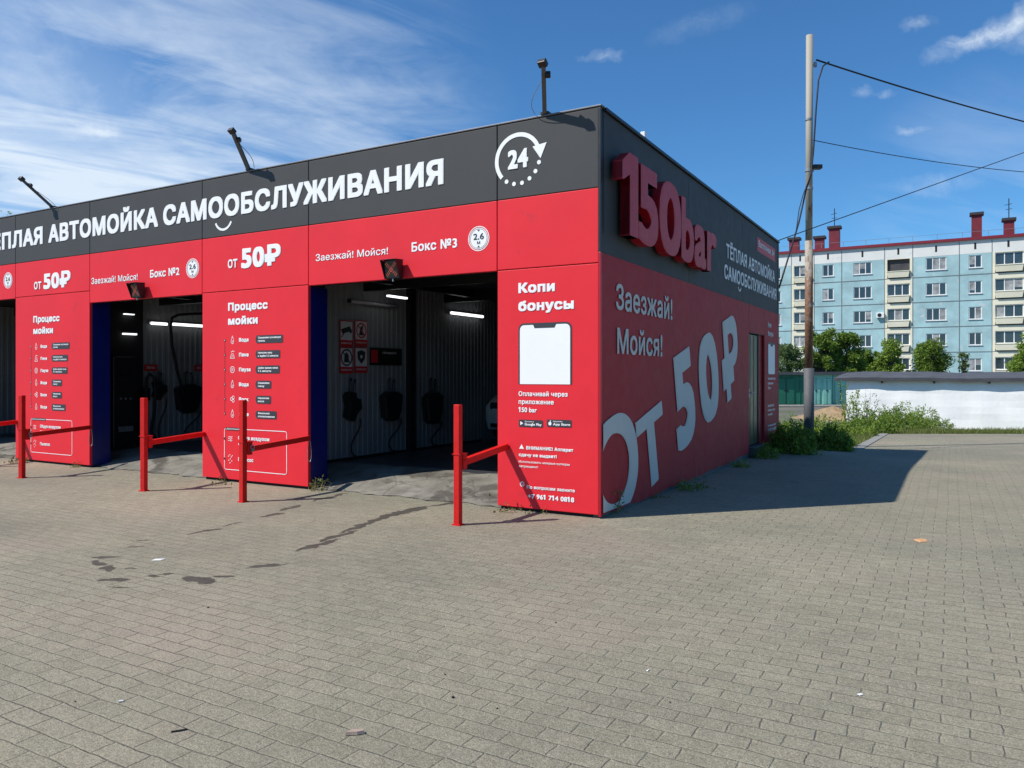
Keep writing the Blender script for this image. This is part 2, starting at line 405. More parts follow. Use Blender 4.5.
def put_text(mb, txt, x0, x1, zb, cap, frame, m=0, bold=.022, slope=0.0, cx=None, rot=0, clip=None, h=None, w=None, off=0.0):
    """frame(s, z, d) -> local point; s along reading direction, d outwards."""
    if cap and cap < .06 and cx is None: v, f, nz = glyphs(txt, bold, 0.0, 4)
    else: v, f, nz = glyphs(txt, bold, 0.0, 16 if (cx is not None or cap > .15) else 8)
    dz = [p[2] for p in v]
    xs = [p[0] for p in v]; ys = [p[1] for p in v]; a, b = min(xs), max(xs)
    if cx is None:
        kx = (x1-x0)/(b-a); kz = cap/CAP
        pts = [(x0+(p[0]-a)*kx, zb+p[1]*kz) for p in v]
        pts = [(p[0], p[1]+slope*(p[0]-x0)) for p in pts]
    else:                                   # centre, size and rotation
        c, d = min(ys), max(ys)
        q = [((p[0]-(a+b)/2)/(b-a)*w, (p[1]-(c+d)/2)/(d-c)*h) for p in v]
        ca, sa = math.cos(rot), math.sin(rot)
        pts = [(cx[0]+x*ca-y*sa, cx[1]+x*sa+y*ca) for x, y in q]
    if clip is not None:
        bm = bmesh.new(); vv = [bm.verts.new((p[0], p[1], q)) for p, q in zip(pts, dz)]
        for ff in f:
            try: bm.faces.new([vv[i] for i in ff])
            except ValueError: pass
        bmesh.ops.bisect_plane(bm, geom=bm.verts[:]+bm.edges[:]+bm.faces[:], plane_co=(clip, 0, 0), plane_no=(1, 0, 0), clear_inner=True)
        bmesh.ops.bisect_plane(bm, geom=bm.verts[:]+bm.edges[:]+bm.faces[:], plane_co=(0, .06, 0), plane_no=(0, 1, 0), clear_inner=True)
        bm.verts.index_update()
        pts = [(p.co.x, p.co.y) for p in bm.verts]; dz = [p.co.z for p in bm.verts]; f = [tuple(q.index for q in ff.verts) for ff in bm.faces]; bm.free()
    mb.raw([frame(p[0], p[1], off+q) for p, q in zip(pts, dz)], f, m)
def FR(s, z, d=0): return (s, -.004-d, z)          # print on the front (building frame)
def SR(s, z, d=0): return (.004+d, s, z)           # print on the side
def poly(mb, pts, frame, m=0, off=0): mb.raw([frame(x, z, off) for x, z in pts], [tuple(range(len(pts)))], m)
def disc(mb, cx, cz, rx, rz, frame, m=0, off=0, n=28): poly(mb, [(cx+rx*math.cos(2*math.pi*k/n), cz+rz*math.sin(2*math.pi*k/n)) for k in range(n)], frame, m, off)
def arc(mb, cx, cz, r0, r1, a0, a1, frame, m=0, off=0, n=32):
    p = []
    for k in range(n+1):
        t = R(a0+(a1-a0)*k/n); p += [(cx+r0*math.cos(t), cz+r0*math.sin(t)), (cx+r1*math.cos(t), cz+r1*math.sin(t))]
    mb.raw([frame(x, z, off) for x, z in p], [(2*k, 2*k+1, 2*k+3, 2*k+2) for k in range(n)], m)
def rrect(x0, x1, z0, z1, r, n=4):
    out = []
    for cx, cz, a in ((x1-r, z1-r, 0), (x0+r, z1-r, 90), (x0+r, z0+r, 180), (x1-r, z0+r, 270)):
        for k in range(n+1): t = R(a+90*k/n); out.append((cx+r*math.cos(t), cz+r*math.sin(t)))
    return out
def line(mb, pts, w, frame, m=0, off=0):
    for (x0, z0), (x1, z1) in zip(pts[:-1], pts[1:]):
        dx, dz = x1-x0, z1-z0; L = math.hypot(dx, dz) or 1; nx, nz = -dz/L*w/2, dx/L*w/2; ex, ez = dx/L*w/2, dz/L*w/2
        poly(mb, [(x0+nx-ex, z0+nz-ez), (x1+nx+ex, z1+nz+ez), (x1-nx+ex, z1-nz+ez), (x0-nx-ex, z0-nz-ez)], frame, m, off)
# ================================================================== GROUND
def sheet(name, mt, xs, ys, dz, keep=None):
    mb = MB(); vs = [(x, y, gh(x, y)+dz) for y in ys for x in xs]; n = len(xs)
    fs = [(j*n+i, j*n+i+1, (j+1)*n+i+1, (j+1)*n+i) for j in range(len(ys)-1) for i in range(n-1)]
    mb.raw(vs, fs); o = mb.build(name, mt, smooth=True); tag(o, kind='structure'); return o
xs = [-1500,-600,-200,-80,-30]+[x*.75 for x in range(-20, 60)]+[60, 90, 200, 600, 1500]
ys = [-1500,-500,-100,-20]+[x*1.0 for x in range(0, 90)]+[120, 200, 600, 1500, 2500]
sheet('ground', EARTH, xs, ys, -.05)
def border_x(y):
    if y < 19: return 6.3+(y-16.8)*(8.37-6.3)/2.2
    return 8.37+(y-19)*(13.4-8.37)/9.0
mb = MB()
ys1 = [-12, -6, 0]+[y*.5 for y in range(2, 34)]+[16.8]; xs1 = [-45, -30, -20]+[x*.6 for x in range(-30, 51)]+[38, 45]
n = len(xs1)
mb.raw([(x, y, gh(x, y)) for y in ys1 for x in xs1], [(j*n+i, j*n+i+1, (j+1)*n+i+1, (j+1)*n+i) for j in range(len(ys1)-1) for i in range(n-1)])
ys2 = [16.8+k*.4 for k in range(29)]
vs = []; nn = 50
for y in ys2:
    x0 = border_x(y)
    for i in range(nn): x = x0+(45-x0)*(i/(nn-1))**1.5; vs.append((x, y, gh(x, y)))
mb.raw(vs, [(j*nn+i, j*nn+i+1, (j+1)*nn+i+1, (j+1)*nn+i) for j in range(len(ys2)-1) for i in range(nn-1)])
tag(mb.build('pavement', PAVE, smooth=True), kind='structure')
KERB = mat('kerb_concrete', lin(.26, .25, .22), .9, var=.15, nscale=4, bump=.4, bscale=30)
mb = MB()
seg = [(border_x(y), y) for y in [18.4+.8*k for k in range(13)]]
for (xa, ya), (xb, yb) in zip(seg[:-1], seg[1:]):
    za, zb = gh(xa, ya), gh(xb, yb)
    mb.hexa([(xa-.02, ya+.008, za-.1), (xa+.3, ya+.008, za-.1), (xb+.3, yb, zb-.1), (xb-.02, yb, zb-.1)], [(xa-.02, ya+.008, za+.02), (xa+.3, ya+.008, za+.02), (xb+.3, yb, zb+.02), (xb-.02, yb, zb+.02)])
tag(mb.build('kerb', KERB, bevel=.01), kind='structure')
# raised bay floors with their cracked ramps
BAYS = [(-4.396, -1.331), (-9.513, -6.614), (-14.9, -11.85)]
DIV = [-.12, -5.30, -10.70, -16.2]
mb = MB()
n = 120; yy = [.10, .45, .9, 1.4]; zz = [.008, .075, .15, .2]; vs = []
for y, z in zip(yy, zz):
    for i in range(n+1): x = -16.2+16.08*i/n; vs.append((x, y+(.05*math.sin(i*.9)+.03*math.sin(i*2.3) if y < .2 else 0), z+(.006*math.sin(i*2.7) if z < .19 else 0)))
mb.raw(vs, [(j*(n+1)+i, j*(n+1)+i+1, (j+1)*(n+1)+i+1, (j+1)*(n+1)+i) for j in range(3) for i in range(n)])
mb.box(-16.2, -.12, 1.4, 9.9, .02, .2)
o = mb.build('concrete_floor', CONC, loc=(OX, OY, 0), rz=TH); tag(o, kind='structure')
# ================================================================== CAR WASH
cw = thing('car_wash', 'red and charcoal self-service car wash with three open bays and a long white slogan', 'building', (OX, OY, 0), TH)
SEG = [0, -1.331, -4.396, -6.614, -9.513, -11.85, -14.9, -16.3]
H, ZB = 4.61, 3.69
FX = .006
for i in range(7):
    a, b = SEG[i+1]+FX, SEG[i]-FX
    if i == 0: b = -.02
    MB().box(a, b, 0, .05, ZB+.004, H-.03).build('fascia_panel', CHAR, cw, bevel=.006)
    lint = {0: 2.85, 1: 2.842, 2: 2.858, 3: 2.84, 4: 3.05, 5: 3.03, 6: 2.9}[i]
    MB().box(a, b, -.001, .05, lint+.005, ZB-.004).build('lintel_panel', RED, cw, bevel=.006)
    if i in (0, 2, 4, 6):
        MB().box(a, b, .0, .05, .04, lint-.005).build('pillar_panel', RED, cw, bevel=.006)
        # jamb sides and core
        MB().box(a+.02, b-.02, .051, .36, .0, 3.2).build('pillar_core', BLACKM, cw)
        for sx in ([a] if i == 0 else [a, b] if i != 6 else [b]):
            d = .02 if sx == a else -.02
            MB().box(sx+.001, sx+d-.001*(1 if d > 0 else -1), .052, .38, .03, lint-.02).build('jamb_cladding', NAVY, cw, bevel=.004)
    else:
        MB().box(a, b, .052, .12, lint+.004, lint+.08).build('lintel_soffit', TRIM, cw)
mb = MB(); mb.box(-16.3, 0, .052, .11, 3.2, H-.04)
mb.build('fascia_frame', TRIM, cw)
MB().box(-16.31, .02, -.008, .10, H-.018, H).build('coping', COPE, cw, bevel=.004)
MB().box(-.035, .035, .10, 10.12, H-.045, H-.005).build('coping', TRIM, cw, bevel=.004)
MB().box(-16.3, -.03, .11, 10.1, H-.3, H-.16).build('roof', BITU, cw)
MB().box(-16.2, -.12, .12, 10.0, 3.22, 3.3).build('ceiling', CEIL, cw)
for x in (-2.2, -4.6, -7.2, -9.6, -12.5): MB().box(x-.05, x+.05, .15, 9.9, 3.08, 3.22).build('ceiling_beam', BLACK, cw)
for y in (2.2, 4.6, 7.2): MB().box(-16.1, -.15, y-.04, y+.04, 3.02, 3.215).build('ceiling_beam', BLACK, cw)
MB().box(-16.3, -.04, 10.0, 10.1, 0, H-.05).build('rear_wall', INWALL, cw)
MB().box(-16.3, -16.2, .12, 10.0, 0, H-.05).build('end_wall', CHAR, cw)
# side face
mb = MB(); mb.box(-.1, -.004, .05, 7.22, .0, H-.05); mb.box(-.1, -.004, 8.62, 10.1, 0, H-.05); mb.box(-.1, -.004, 7.22, 8.62, 2.42, H-.05)
mb.build('side_wall', SLEEVE, cw)
for (a, b) in ((.03, 3.32), (3.33, 6.70), (6.71, 10.1)):
    MB().box(-.003, .0, a, b, 2.975, H-.05).build('side_fascia_panel', CHAR, cw)
# vinyl banner with sagging lower hem and soft wrinkles
def banner():
    mb = MB(); nx, nz = 150, 50; rnd = random.Random(3)
    wr = [(rnd.uniform(0, 7.2), rnd.uniform(-.6, .6), rnd.uniform(.04, .12), rnd.uniform(.3, 1.0)) for _ in range(34)]
    vs = []
    for j in range(nz+1):
        for i in range(nx+1):
            b = .035+7.165*i/nx
            z0 = .03+.07*(b/7.2)**2+.010*math.sin(b*3.1)+.008*math.sin(b*9)
            z = z0+(2.965-z0)*j/nz; q = 1-(z-z0)/2.9
            d = .008
            low = max(0, 1-(z-z0)/.8)
            for c, k, s, l in wr:
                dd = (b-c-k*(z-z0))/s
                if abs(dd) < 3: d += .013*math.exp(-dd*dd)*max(0, 1-(z-z0)/l)
            d = min(d, .016); vs.append((d, b, z))
    n = nx+1
    mb.raw(vs, [(j*n+i, j*n+i+1, (j+1)*n+i+1, (j+1)*n+i) for j in range(nz) for i in range(nx)])
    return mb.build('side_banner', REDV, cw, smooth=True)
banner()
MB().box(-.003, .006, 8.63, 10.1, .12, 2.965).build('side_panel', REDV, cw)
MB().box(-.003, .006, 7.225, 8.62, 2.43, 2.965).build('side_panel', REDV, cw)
MB().box(-.5, -.006, 7.14, 7.22, .0, 2.43).build('door_reveal', REDV, cw)
MB().box(-.3, -.006, 8.62, 8.66, .0, 2.43).build('door_reveal', REDV, cw)
MB().box(-.02, .012, -.002, .03, .02, 2.97).build('corner_trim', SIGNS, cw, bevel=.003)
MB().box(-.02, .012, -.006, .03, 2.975, H-.032).build('corner_trim', TRIM, cw, bevel=.003)
MB().box(.0, .012, 10.08, 10.13, .1, H-.05).build('corner_trim', TRIM, cw)
dr = MB(); dr.box(-.09, -.05, 7.24, 8.22, .22, 2.40)
for k in range(1, 3): dr.box(-.05, -.042, 7.22+k*.33-.01, 7.22+k*.33+.01, .25, 2.38)
MB().box(-.12, -.03, 8.225, 8.27, .0, 2.42).build('door_post', TRIM, cw)
MB().box(-.3, -.05, 8.27, 8.62, .0, 2.42).build('door_surround', REDV, cw)
d = dr.build('door', OLIVE, cw, bevel=.004)
hd = MB(); hd.tube([(-.05, 7.45, 1.25), (.0, 7.45, 1.25), (.0, 7.62, 1.25)], .012, 8); hd.box(-.05, -.04, 7.41, 7.49, 1.15, 1.33); hd.build('door_handle', GALV, d)
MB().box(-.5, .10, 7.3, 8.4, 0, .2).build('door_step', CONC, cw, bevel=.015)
# interior divider walls, corrugated
def corr(x, y0, y1, z0, z1):
    mb = MB(); p = .13; prof = []; y = y0
    while y < y1:
        prof += [(0, y), (0, y+.05), (.009, y+.065), (.009, y+.115)]; y += p
    for sgn in (1, -1):
        vs = [(x+sgn*(.03+d), yy, z) for z in (z0, z1) for d, yy in prof]; n = len(prof)
        mb.raw(vs, [(i, i+1, n+i+1, n+i) for i in range(n-1)])
    mb.box(x-.029, x+.029, y0, y1, z0, z1)
    return mb
corr(DIV[1], .40, 9.95, .2, 3.21).build('divider_wall', INWALL, cw)
corr(DIV[2], 1.80, 9.95, .2, 3.21).build('divider_wall', INWALL, cw)
MB().box(DIV[2]-.05, DIV[2]+.07, .40, 1.78, .2, 3.21).build('divider_wall', BLACKM, cw)
corr(-16.12, .40, 9.95, .2, 3.21).build('divider_wall', INWALL, cw)
b0, _ = spt(406.5, 375, -5.25)
MB().box(-5.27, -5.16, b0, b0+.16, .2, 3.21).build('inner_column', BLACK, cw)
MB().box(-5.27, -5.235, 1.2, 5.9, .2, .24).build('skirting', BLACK, cw)
# ---- fascia lettering
g = MB()
def ft(txt, u0, u1, vb0, vb1, vt0, m=0, bold=.022, mbx=None, off=0):
    x0, z0 = fpt(u0, vb0); x1, z1 = fpt(u1, vb1); _, zt = fpt(u0, vt0)
    put_text(mbx or g, txt, x0, x1, (z0+z1)/2 if abs(z0-z1) < .08 else z0, zt-z0, FR, m, bold, 0, off=off)
x2a, zb2 = fpt(48.7, 242.6); x2b, _ = fpt(158.3, 219.5)
x3a, _ = fpt(163.5, 219); x3b, zb3 = fpt(443.7, 182.0)
zt = fpt(443.7, 158.9)[1]; cap = zt-zb3; zb = (zb2+zb3)/2
def cut(name, mats=None, host=None):
    global g
    if g.f: g.build(name, mats or [WPR, KPR, GPR], host or cw)
    g = MB()
put_text(g, 'АВТОМОЙКА', x2a, x2b, zb, cap, FR, 0, .048)
cut('lettering'); put_text(g, 'САМООБСЛУЖИВАНИЯ', x3a, x3b, zb, cap, FR, 0, .048)
cut('lettering'); x1b = fpt(43, 244)[0]; put_text(g, 'ТЁПЛАЯ', x1b-(x2b-x2a)*.655, x1b, zb, cap, FR, 0, .048)
cut('lettering'); sx = fpt(223.5, 222)[0]; arc(g, sx, zb-.02, .17, .205, 205, 335, FR, 0)
cut('smile_mark'); cx0, cz0 = fpt(518, 159.3)
arc(g, cx0, cz0, .265, .315, 20, 222, FR, 0)
for k in range(6): t = R(238+k*21.5); disc(g, cx0+.29*math.cos(t), cz0+.29*math.sin(t), .026, .026, FR, 0, n=14)
t = R(14); px, pz = cx0+.29*math.cos(t), cz0+.29*math.sin(t); poly(g, [(px-.085, pz+.05), (px+.02, pz-.10), (px+.10, pz+.075)], FR, 0, .001)
put_text(g, '24', cx0-.135, cx0+.14, cz0-.095, .21, FR, 0, .05)
cut('round_the_clock_emblem')
g = MB()
for (o1, o2, a1, a2) in (((228.2, 237.8, 268.3, 266.8, 260.6), (241.5, 281, 267, 264.0, 248.4), 0, 0), ((34.4, 41.7, 289.4, 288.6, 283), (43.75, 70.8, 288.3, 286, 273.8), 0, 0)):
    ft('от', o1[0], o1[1], o1[2], o1[3], o1[4]-3, bold=.02); ft('50₽', *o2, bold=.05); cut('price_lettering')
ft('Заезжай! Мойся!', 316, 388.3, 261, 254.3, 254.3, bold=.012); cut('lettering')
ft('Бокс №3', 411.9, 457.3, 251.3, 247.4, 242.6, bold=.03); cut('lettering')
ft('Заезжай! Мойся!', 91.7, 137.9, 284.2, 279.8, 278.2, bold=.012); cut('lettering')
ft('Бокс №2', 150.4, 179.6, 277.5, 274.8, 270.3, bold=.03); cut('lettering')
for (u, v) in ((478.8, 238.6), (192.7, 268.3), (8.1, 280.4)):
    x, z = fpt(u, v)
    arc(g, x, z, .142, .152, 0, 360, FR, 0); disc(g, x, z, .132, .132, FR, 0)
    arc(g, x, z, .116, .121, 0, 360, FR, 1, .001)
    put_text(g, '2.6', x-.075, x+.075, z-.01, .075, FR, 1, .02, off=.001)
    put_text(g, 'М', x-.022, x+.022, z-.068, .036, FR, 1, .02, off=.001)
    poly(g, [(x-.02, z+.108), (x+.02, z+.108), (x, z+.082)], FR, 1, .001); poly(g, [(x-.02, z-.108), (x, z-.082), (x+.02, z-.108)], FR, 1, .001); cut('clearance_badge')

# ---- washing steps panel (twice)
def steps(xl):
    g = MB()
    def P(u, v):                       # positions measured on the second pillar, moved to this one
        x, z = fpt(u, v); return x-SEG[3]+xl, z
    def tx(t, u0, u1, vb, cap, m=0, bold=.02, off=0):
        x0, z0 = P(u0, vb); x1, _ = P(u1, vb); put_text(g, t, x0, x1, z0, cap, FR, m, bold, off=off)
    tx('Процесс', 228.4, 267.9, 310.6, .108, bold=.05); tx('мойки', 228.4, 258, 324.6, .108, bold=.05)
    rows = [('Вода', 248.8, 283, 'Смываем основную', 'грязь'), ('Пена', 248.8, 280.2, 'Наносим пену', 'и ждём 1-2 минуты'), ('Пауза', 250.8, 279.8, 'Даём время пене', '1-2 минуты'),
            ('Вода', 248.8, 271.3, 'Смываем', 'пену'), ('Воск', 248.8, 271, 'Наносим', 'воск'), ('Вода', 248.8, 276.7, 'Финальное', 'ополаскивание')]
    xt, zt0 = P(224.8, 340.4); zb_ = P(224.8, 413.5)[1]
    line(g, [(xt, zt0), (xt, zb_)], .006, FR, 1)
    for k, (w, uw, ut, l1, l2) in enumerate(rows):
        z = zt0+(zb_-zt0)*k/5
        disc(g, xt, z, .018, .018, FR, 1, .001, 12); disc(g, xt, z, .007, .007, FR, 0, .002, 8)
        xi = P(232.6, 340)[0]
        if w == 'Вода':
            drop = [(0, .062), (.022, .012), (.03, -.02), (.018, -.046), (0, -.054), (-.018, -.046), (-.03, -.02), (-.022, .012), (0, .062)]
            line(g, [(xi+a, z+b) for a, b in drop], .008, FR, 0); disc(g, xi, z-.02, .007, .016, FR, 0, n=8)
        elif w == 'Пена':
            line(g, [(xi-.045, z-.05), (xi+.045, z-.05), (xi+.02, z+.015), (xi-.02, z+.015), (xi-.045, z-.05)], .008, FR, 0)
            for a, b in ((-.02, .045), (.005, .055), (.03, .05)): disc(g, xi+a, z+b, .008, .01, FR, 0, n=8)
            line(g, [(xi-.015, z-.035), (xi+.012, z-.01)], .007, FR, 0)
        elif w == 'Пауза':
            arc(g, xi, z, .042, .05, 0, 360, FR, 0); line(g, [(xi-.012, z-.02), (xi-.012, z+.02)], .01, FR, 0); line(g, [(xi+.012, z-.02), (xi+.012, z+.02)], .01, FR, 0)
        else:
            for a, b in ((-.022, 0), (.018, .025), (.018, -.025)): arc(g, xi+a, z+b, .018, .026, 0, 360, FR, 0, n=16)
        x0 = P(239.2, 340)[0]; x1 = P(uw, 340)[0]; put_text(g, w, x0, x1, z-.024, .05, FR, 0, .05)
        xa = P(255.6, 340)[0]; xb = P(ut, 340)[0]
        pl = rrect(xa+.02, xb, z-.058, z+.058, .014); pl = pl[:10]; 
        poly(g, [(xb-.012, z+.058), (xa+.03, z+.058), (xa+.008, z+.03), (xa, z), (xa+.008, z-.03), (xa+.03, z-.058), (xb-.012, z-.058), (xb, z-.046), (xb, z+.046)], FR, 1)
        L = xb-xa-.09
        n1, n2 = len(l1), len(l2); mx = max(n1, n2)
        put_text(g, l1, xa+.055, xa+.055+L*n1/mx, z+.012, .025, FR, 0, .035, off=.001)
        put_text(g, l2, xa+.055, xa+.055+L*n2/mx, z-.034, .025, FR, 0, .035, off=.001)
    xa, za = P(224.6, 428.5); xb, zb_ = P(286.8, 474.5); zb_ -= .0
    rr = rrect(xa, xb, zb_, za, .035); line(g, rr+[rr[0]], .010, FR, 0)
    xq = P(246.7, 428)[0]; poly(g, rrect(xa+.03, xq, za-.02, za+.02, .01), FR, 1, .001); put_text(g, 'Дополнительно', xa+.05, xq-.02, za-.009, .018, FR, 0, .03, off=.002)
    zi = za-.15; zj = zi-.30
    for q in (0, 1, 2): line(g, [(xa+.085, zi-.03+.028*q), (xa+.115, zi-.02+.028*q), (xa+.14, zi-.035+.028*q), (xa+.17, zi-.02+.028*q)], .008, FR, 0)
    put_text(g, 'Обдув воздухом', xa+.30, xa+.95, zi-.0, .05, FR, 0, .04); put_text(g, 'сушка', xa+.30, xa+.52, zi-.085, .04, FR, 0, .02)
    for a, b in ((.02, .04), (.05, .06), (.08, .03), (.03, -.02), (.06, 0), (.09, -.03), (.05, -.06), (.1, .05)): disc(g, xa+.07+a, zj+b, .008, .010, FR, 0, n=8)
    put_text(g, 'Пылесос', xa+.30, xa+.62, zj-.02, .05, FR, 0, .04)
    for z in (zi, zj): disc(g, xa, z, .018, .018, FR, 1, .002, 12)
    return g.build('steps_graphics', [WPR, KPR], cw)
steps(SEG[3]); steps(SEG[5]+.02)
# ---- corner panel
g = MB()
def ct(t, u0, u1, vb, cap, bold=.03, m=0, off=0):
    x0, z0 = fpt(u0, vb); x1, _ = fpt(u1, vb); put_text(g, t, x0, x1, z0, cap, FR, m, bold, off=off)
ct('Копи', 518.6, 555, 292.8, .108, .05); ct('бонусы', 518.6, 574, 310.8, .108, .05)
cut('headline_lettering'); xa, za = fpt(518.6, 323.6); xb, zb_ = fpt(571.9, 384.4)
pp = [p for p in rrect(xa, xb, zb_-.2, za, .07) if p[1] > zb_]
top = sorted(pp, key=lambda p: p[0])
poly(g, [(xa, zb_)]+top+[(xb, zb_)], FR, 1)
q = rrect(xa+.02, xb-.02, zb_-.2, za-.022, .055); q = sorted([p for p in q if p[1] > zb_], key=lambda p: p[0])
poly(g, [(xa+.02, zb_)]+q+[(xb-.02, zb_)], FR, 0, .001)
mx_ = (xa+xb)/2; poly(g, [(mx_-.15, za-.02), (mx_-.13, za-.062), (mx_+.13, za-.062), (mx_+.15, za-.02)], FR, 1, .002)
cut('phone_graphic'); ct('Оплачивай через', 518.8, 567.8, 395.8, .052, .025); ct('приложение', 518.8, 553.9, 403.7, .052, .025); ct('150 bar', 518.8, 537, 411.8, .055, .03)
cut('lettering')
for (u0, u1, l1, l2, k) in ((519, 543, 'Доступно в', 'Google Play', 0), (547, 571.6, 'Загрузите в', 'App Store', 1)):
    x0, z1 = fpt(u0, 419.3); x1, z0 = fpt(u1, 427.6)
    z1 = z0+.085
    poly(g, rrect(x0, x1, z0, z1, .012), FR, 1)
    if k == 0: poly(g, [(x0+.02, z0+.02), (x0+.06, z0+.043), (x0+.02, z0+.066)], FR, 0, .001)
    else: disc(g, x0+.04, z0+.038, .02, .022, FR, 0, .001, 14); disc(g, x0+.047, z0+.068, .006, .009, FR, 0, .001, 8)
    put_text(g, l1, x0+.08, x0+.2, z0+.058, .014, FR, 0, .02, off=.001); put_text(g, l2, x0+.08, x1-.015, z0+.02, .027, FR, 0, .03, off=.001); cut('store_badge')
xt, zt0 = fpt(521.7, 448.6); poly(g, [(xt-.032, zt0-.002), (xt+.032, zt0-.002), (xt, zt0+.052)], FR, 0)
ct('ВНИМАНИЕ! Аппарат', 526.4, 573.4, 449.2, .036, .04); ct('сдачу не выдает!', 519, 556.8, 455.9, .036, .04)
ct('Использовать мокрые купюры', 519, 569.8, 462.4, .026, .01); ct('запрещено!', 519, 538.2, 466.9, .026, .01)
cut('warning_lettering'); xt, zt0 = fpt(522.3, 484); arc(g, xt, zt0, .022, .03, 0, 360, FR, 0, n=20); line(g, [(xt-.012, zt0+.012), (xt+.0, zt0-.008), (xt+.014, zt0-.012)], .008, FR, 0)
ct('По вопросам звоните', 527, 575, 488.3, .036, .03); ct('+7 961 714 0818', 528, 574.3, 498.0, .052, .035)
cut('phone_number_lettering')
# ---- side lettering
g = MB()
def stx(t, u0, u1, vb0, vt0, bold=.02, m=0, off=.012):
    b0, z0 = spt(u0, vb0); b1, _ = spt(u1, vb0); _, zt = spt(u0, vt0); put_text(g, t, b0, b1, z0, zt-z0, SR, m, bold, off=off)
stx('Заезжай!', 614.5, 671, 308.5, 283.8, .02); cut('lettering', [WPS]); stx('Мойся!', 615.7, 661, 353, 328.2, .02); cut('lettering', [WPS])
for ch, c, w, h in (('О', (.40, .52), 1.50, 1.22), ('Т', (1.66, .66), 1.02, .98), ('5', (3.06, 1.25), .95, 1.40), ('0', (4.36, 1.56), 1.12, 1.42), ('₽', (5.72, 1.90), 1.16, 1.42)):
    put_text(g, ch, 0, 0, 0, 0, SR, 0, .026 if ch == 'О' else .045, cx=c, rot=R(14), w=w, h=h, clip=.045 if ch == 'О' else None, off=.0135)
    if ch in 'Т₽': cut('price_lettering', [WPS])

g = MB()
stx('ТЁПЛАЯ АВТОМОЙКА', 726, 774.4, 256.9, 243.6, .03, off=0); cut('lettering'); stx('САМООБСЛУЖИВАНИЯ', 723.9, 776, 277.7, 264.3, .03, off=0)
b0, z0 = spt(739.5, 284.5); arc(g, b0, z0, .10, .13, 205, 335, SR, 0)
cut('lettering'); b0, z0 = spt(757, 250.8); b1, _ = spt(774.9, 260); _, z1 = spt(757, 236.6)
poly(g, [(b0, z0), (b1, z0), (b1, z1), (b0, z1)], SR, 2, 0)
put_text(g, 'Восточная, 34', b0+.12, b1-.12, z0+.11, (z1-z0)*.42, SR, 0, .03, off=.002)
cut('address_plate')
for (t, s0, s1, z, c) in (('Копи', 8.95, 9.30, 2.62, .1), ('бонусы', 8.95, 9.5, 2.44, .1), ('Оплачивай через', 8.95, 9.75, 1.50, .05), ('приложение', 8.95, 9.5, 1.40, .05), ('150 bar', 8.95, 9.25, 1.30, .05),
                          ('ВНИМАНИЕ!', 8.95, 9.6, .92, .045), ('Аппарат сдачу', 8.95, 9.7, .83, .045), ('не выдает!', 8.95, 9.45, .74, .045), ('По вопросам звоните', 8.95, 9.8, .50, .045), ('+7 961 714 0818', 8.95, 9.8, .40, .06)):
    put_text(g, t, s0, s1, z, c, SR, 0, .03, off=.006)
    if t in ('бонусы', '150 bar', 'не выдает!', '+7 961 714 0818'): cut('lettering')
poly(g, rrect(8.95, 9.72, 1.60, 2.30, .06), SR, 1, .0055); poly(g, rrect(8.985, 9.685, 1.62, 2.26, .05), SR, 0, .0065); poly(g, [(9.2, 2.262), (9.22, 2.215), (9.45, 2.215), (9.47, 2.262)], SR, 1, .0075)
cut('phone_graphic')
# ================================================================== 3D SIGN
sg = thing('lettered_sign', 'thick red three-dimensional letters 150bar standing proud of the charcoal side wall', 'sign', tuple(W(0, 0, 0)), TH)
FD = .17
for ch, u0, u1, vt, vb, fl in (('1', 622.5, 638.4, None, None, 0), ('5', 638.6, 658.6, None, None, 0), ('0', 659.6, 681.4, None, None, 0), ('b', 681.6, 694.2, None, None, 1), ('a', 694.6, 706.4, None, None, 0), ('r', 707.2, 716.6, None, None, 0)):
    v, f, nz = glyphs(ch, .034 if ch != '1' else .012, .1, 16)
    xs_ = [p[0] for p in v]; a, b = min(xs_), max(xs_)
    zbase = spt(710, 269.0, FD)[1]; z5t = spt(670, 179.6, FD)[1]; kz = (z5t-zbase)/.745
    s0 = spt(u0, 200, FD)[0]; s1 = spt(u1, 200, FD)[0]; kx = (s1-s0)/(b-a)
    if ch in 'bar': kz *= .93
    mb = MB(); zs = [p[2] for p in v]; lo, hi = min(zs), max(zs)
    vs = [(.05+(p[2]-lo)/(hi-lo)*(FD-.05), s0+(p[0]-a)*kx, zbase+p[1]*kz) for p in v]
    for ff, q in zip(f, nz): mb.raw([vs[i] for i in ff], [tuple(range(len(ff)))], 0 if q > .5 else 1)
    mb.build('letter', [SIGNF, SIGNS], sg)
for s in (.55, 1.3, 2.3, 3.2, 4.1): MB().box(.001, .06, s, s+.05, zbase+.2, zbase+.26).build('mounting_bracket', BLACK, sg)
ARMM = mat('arm_brown_grey', lin(.10, .09, .08), .6)
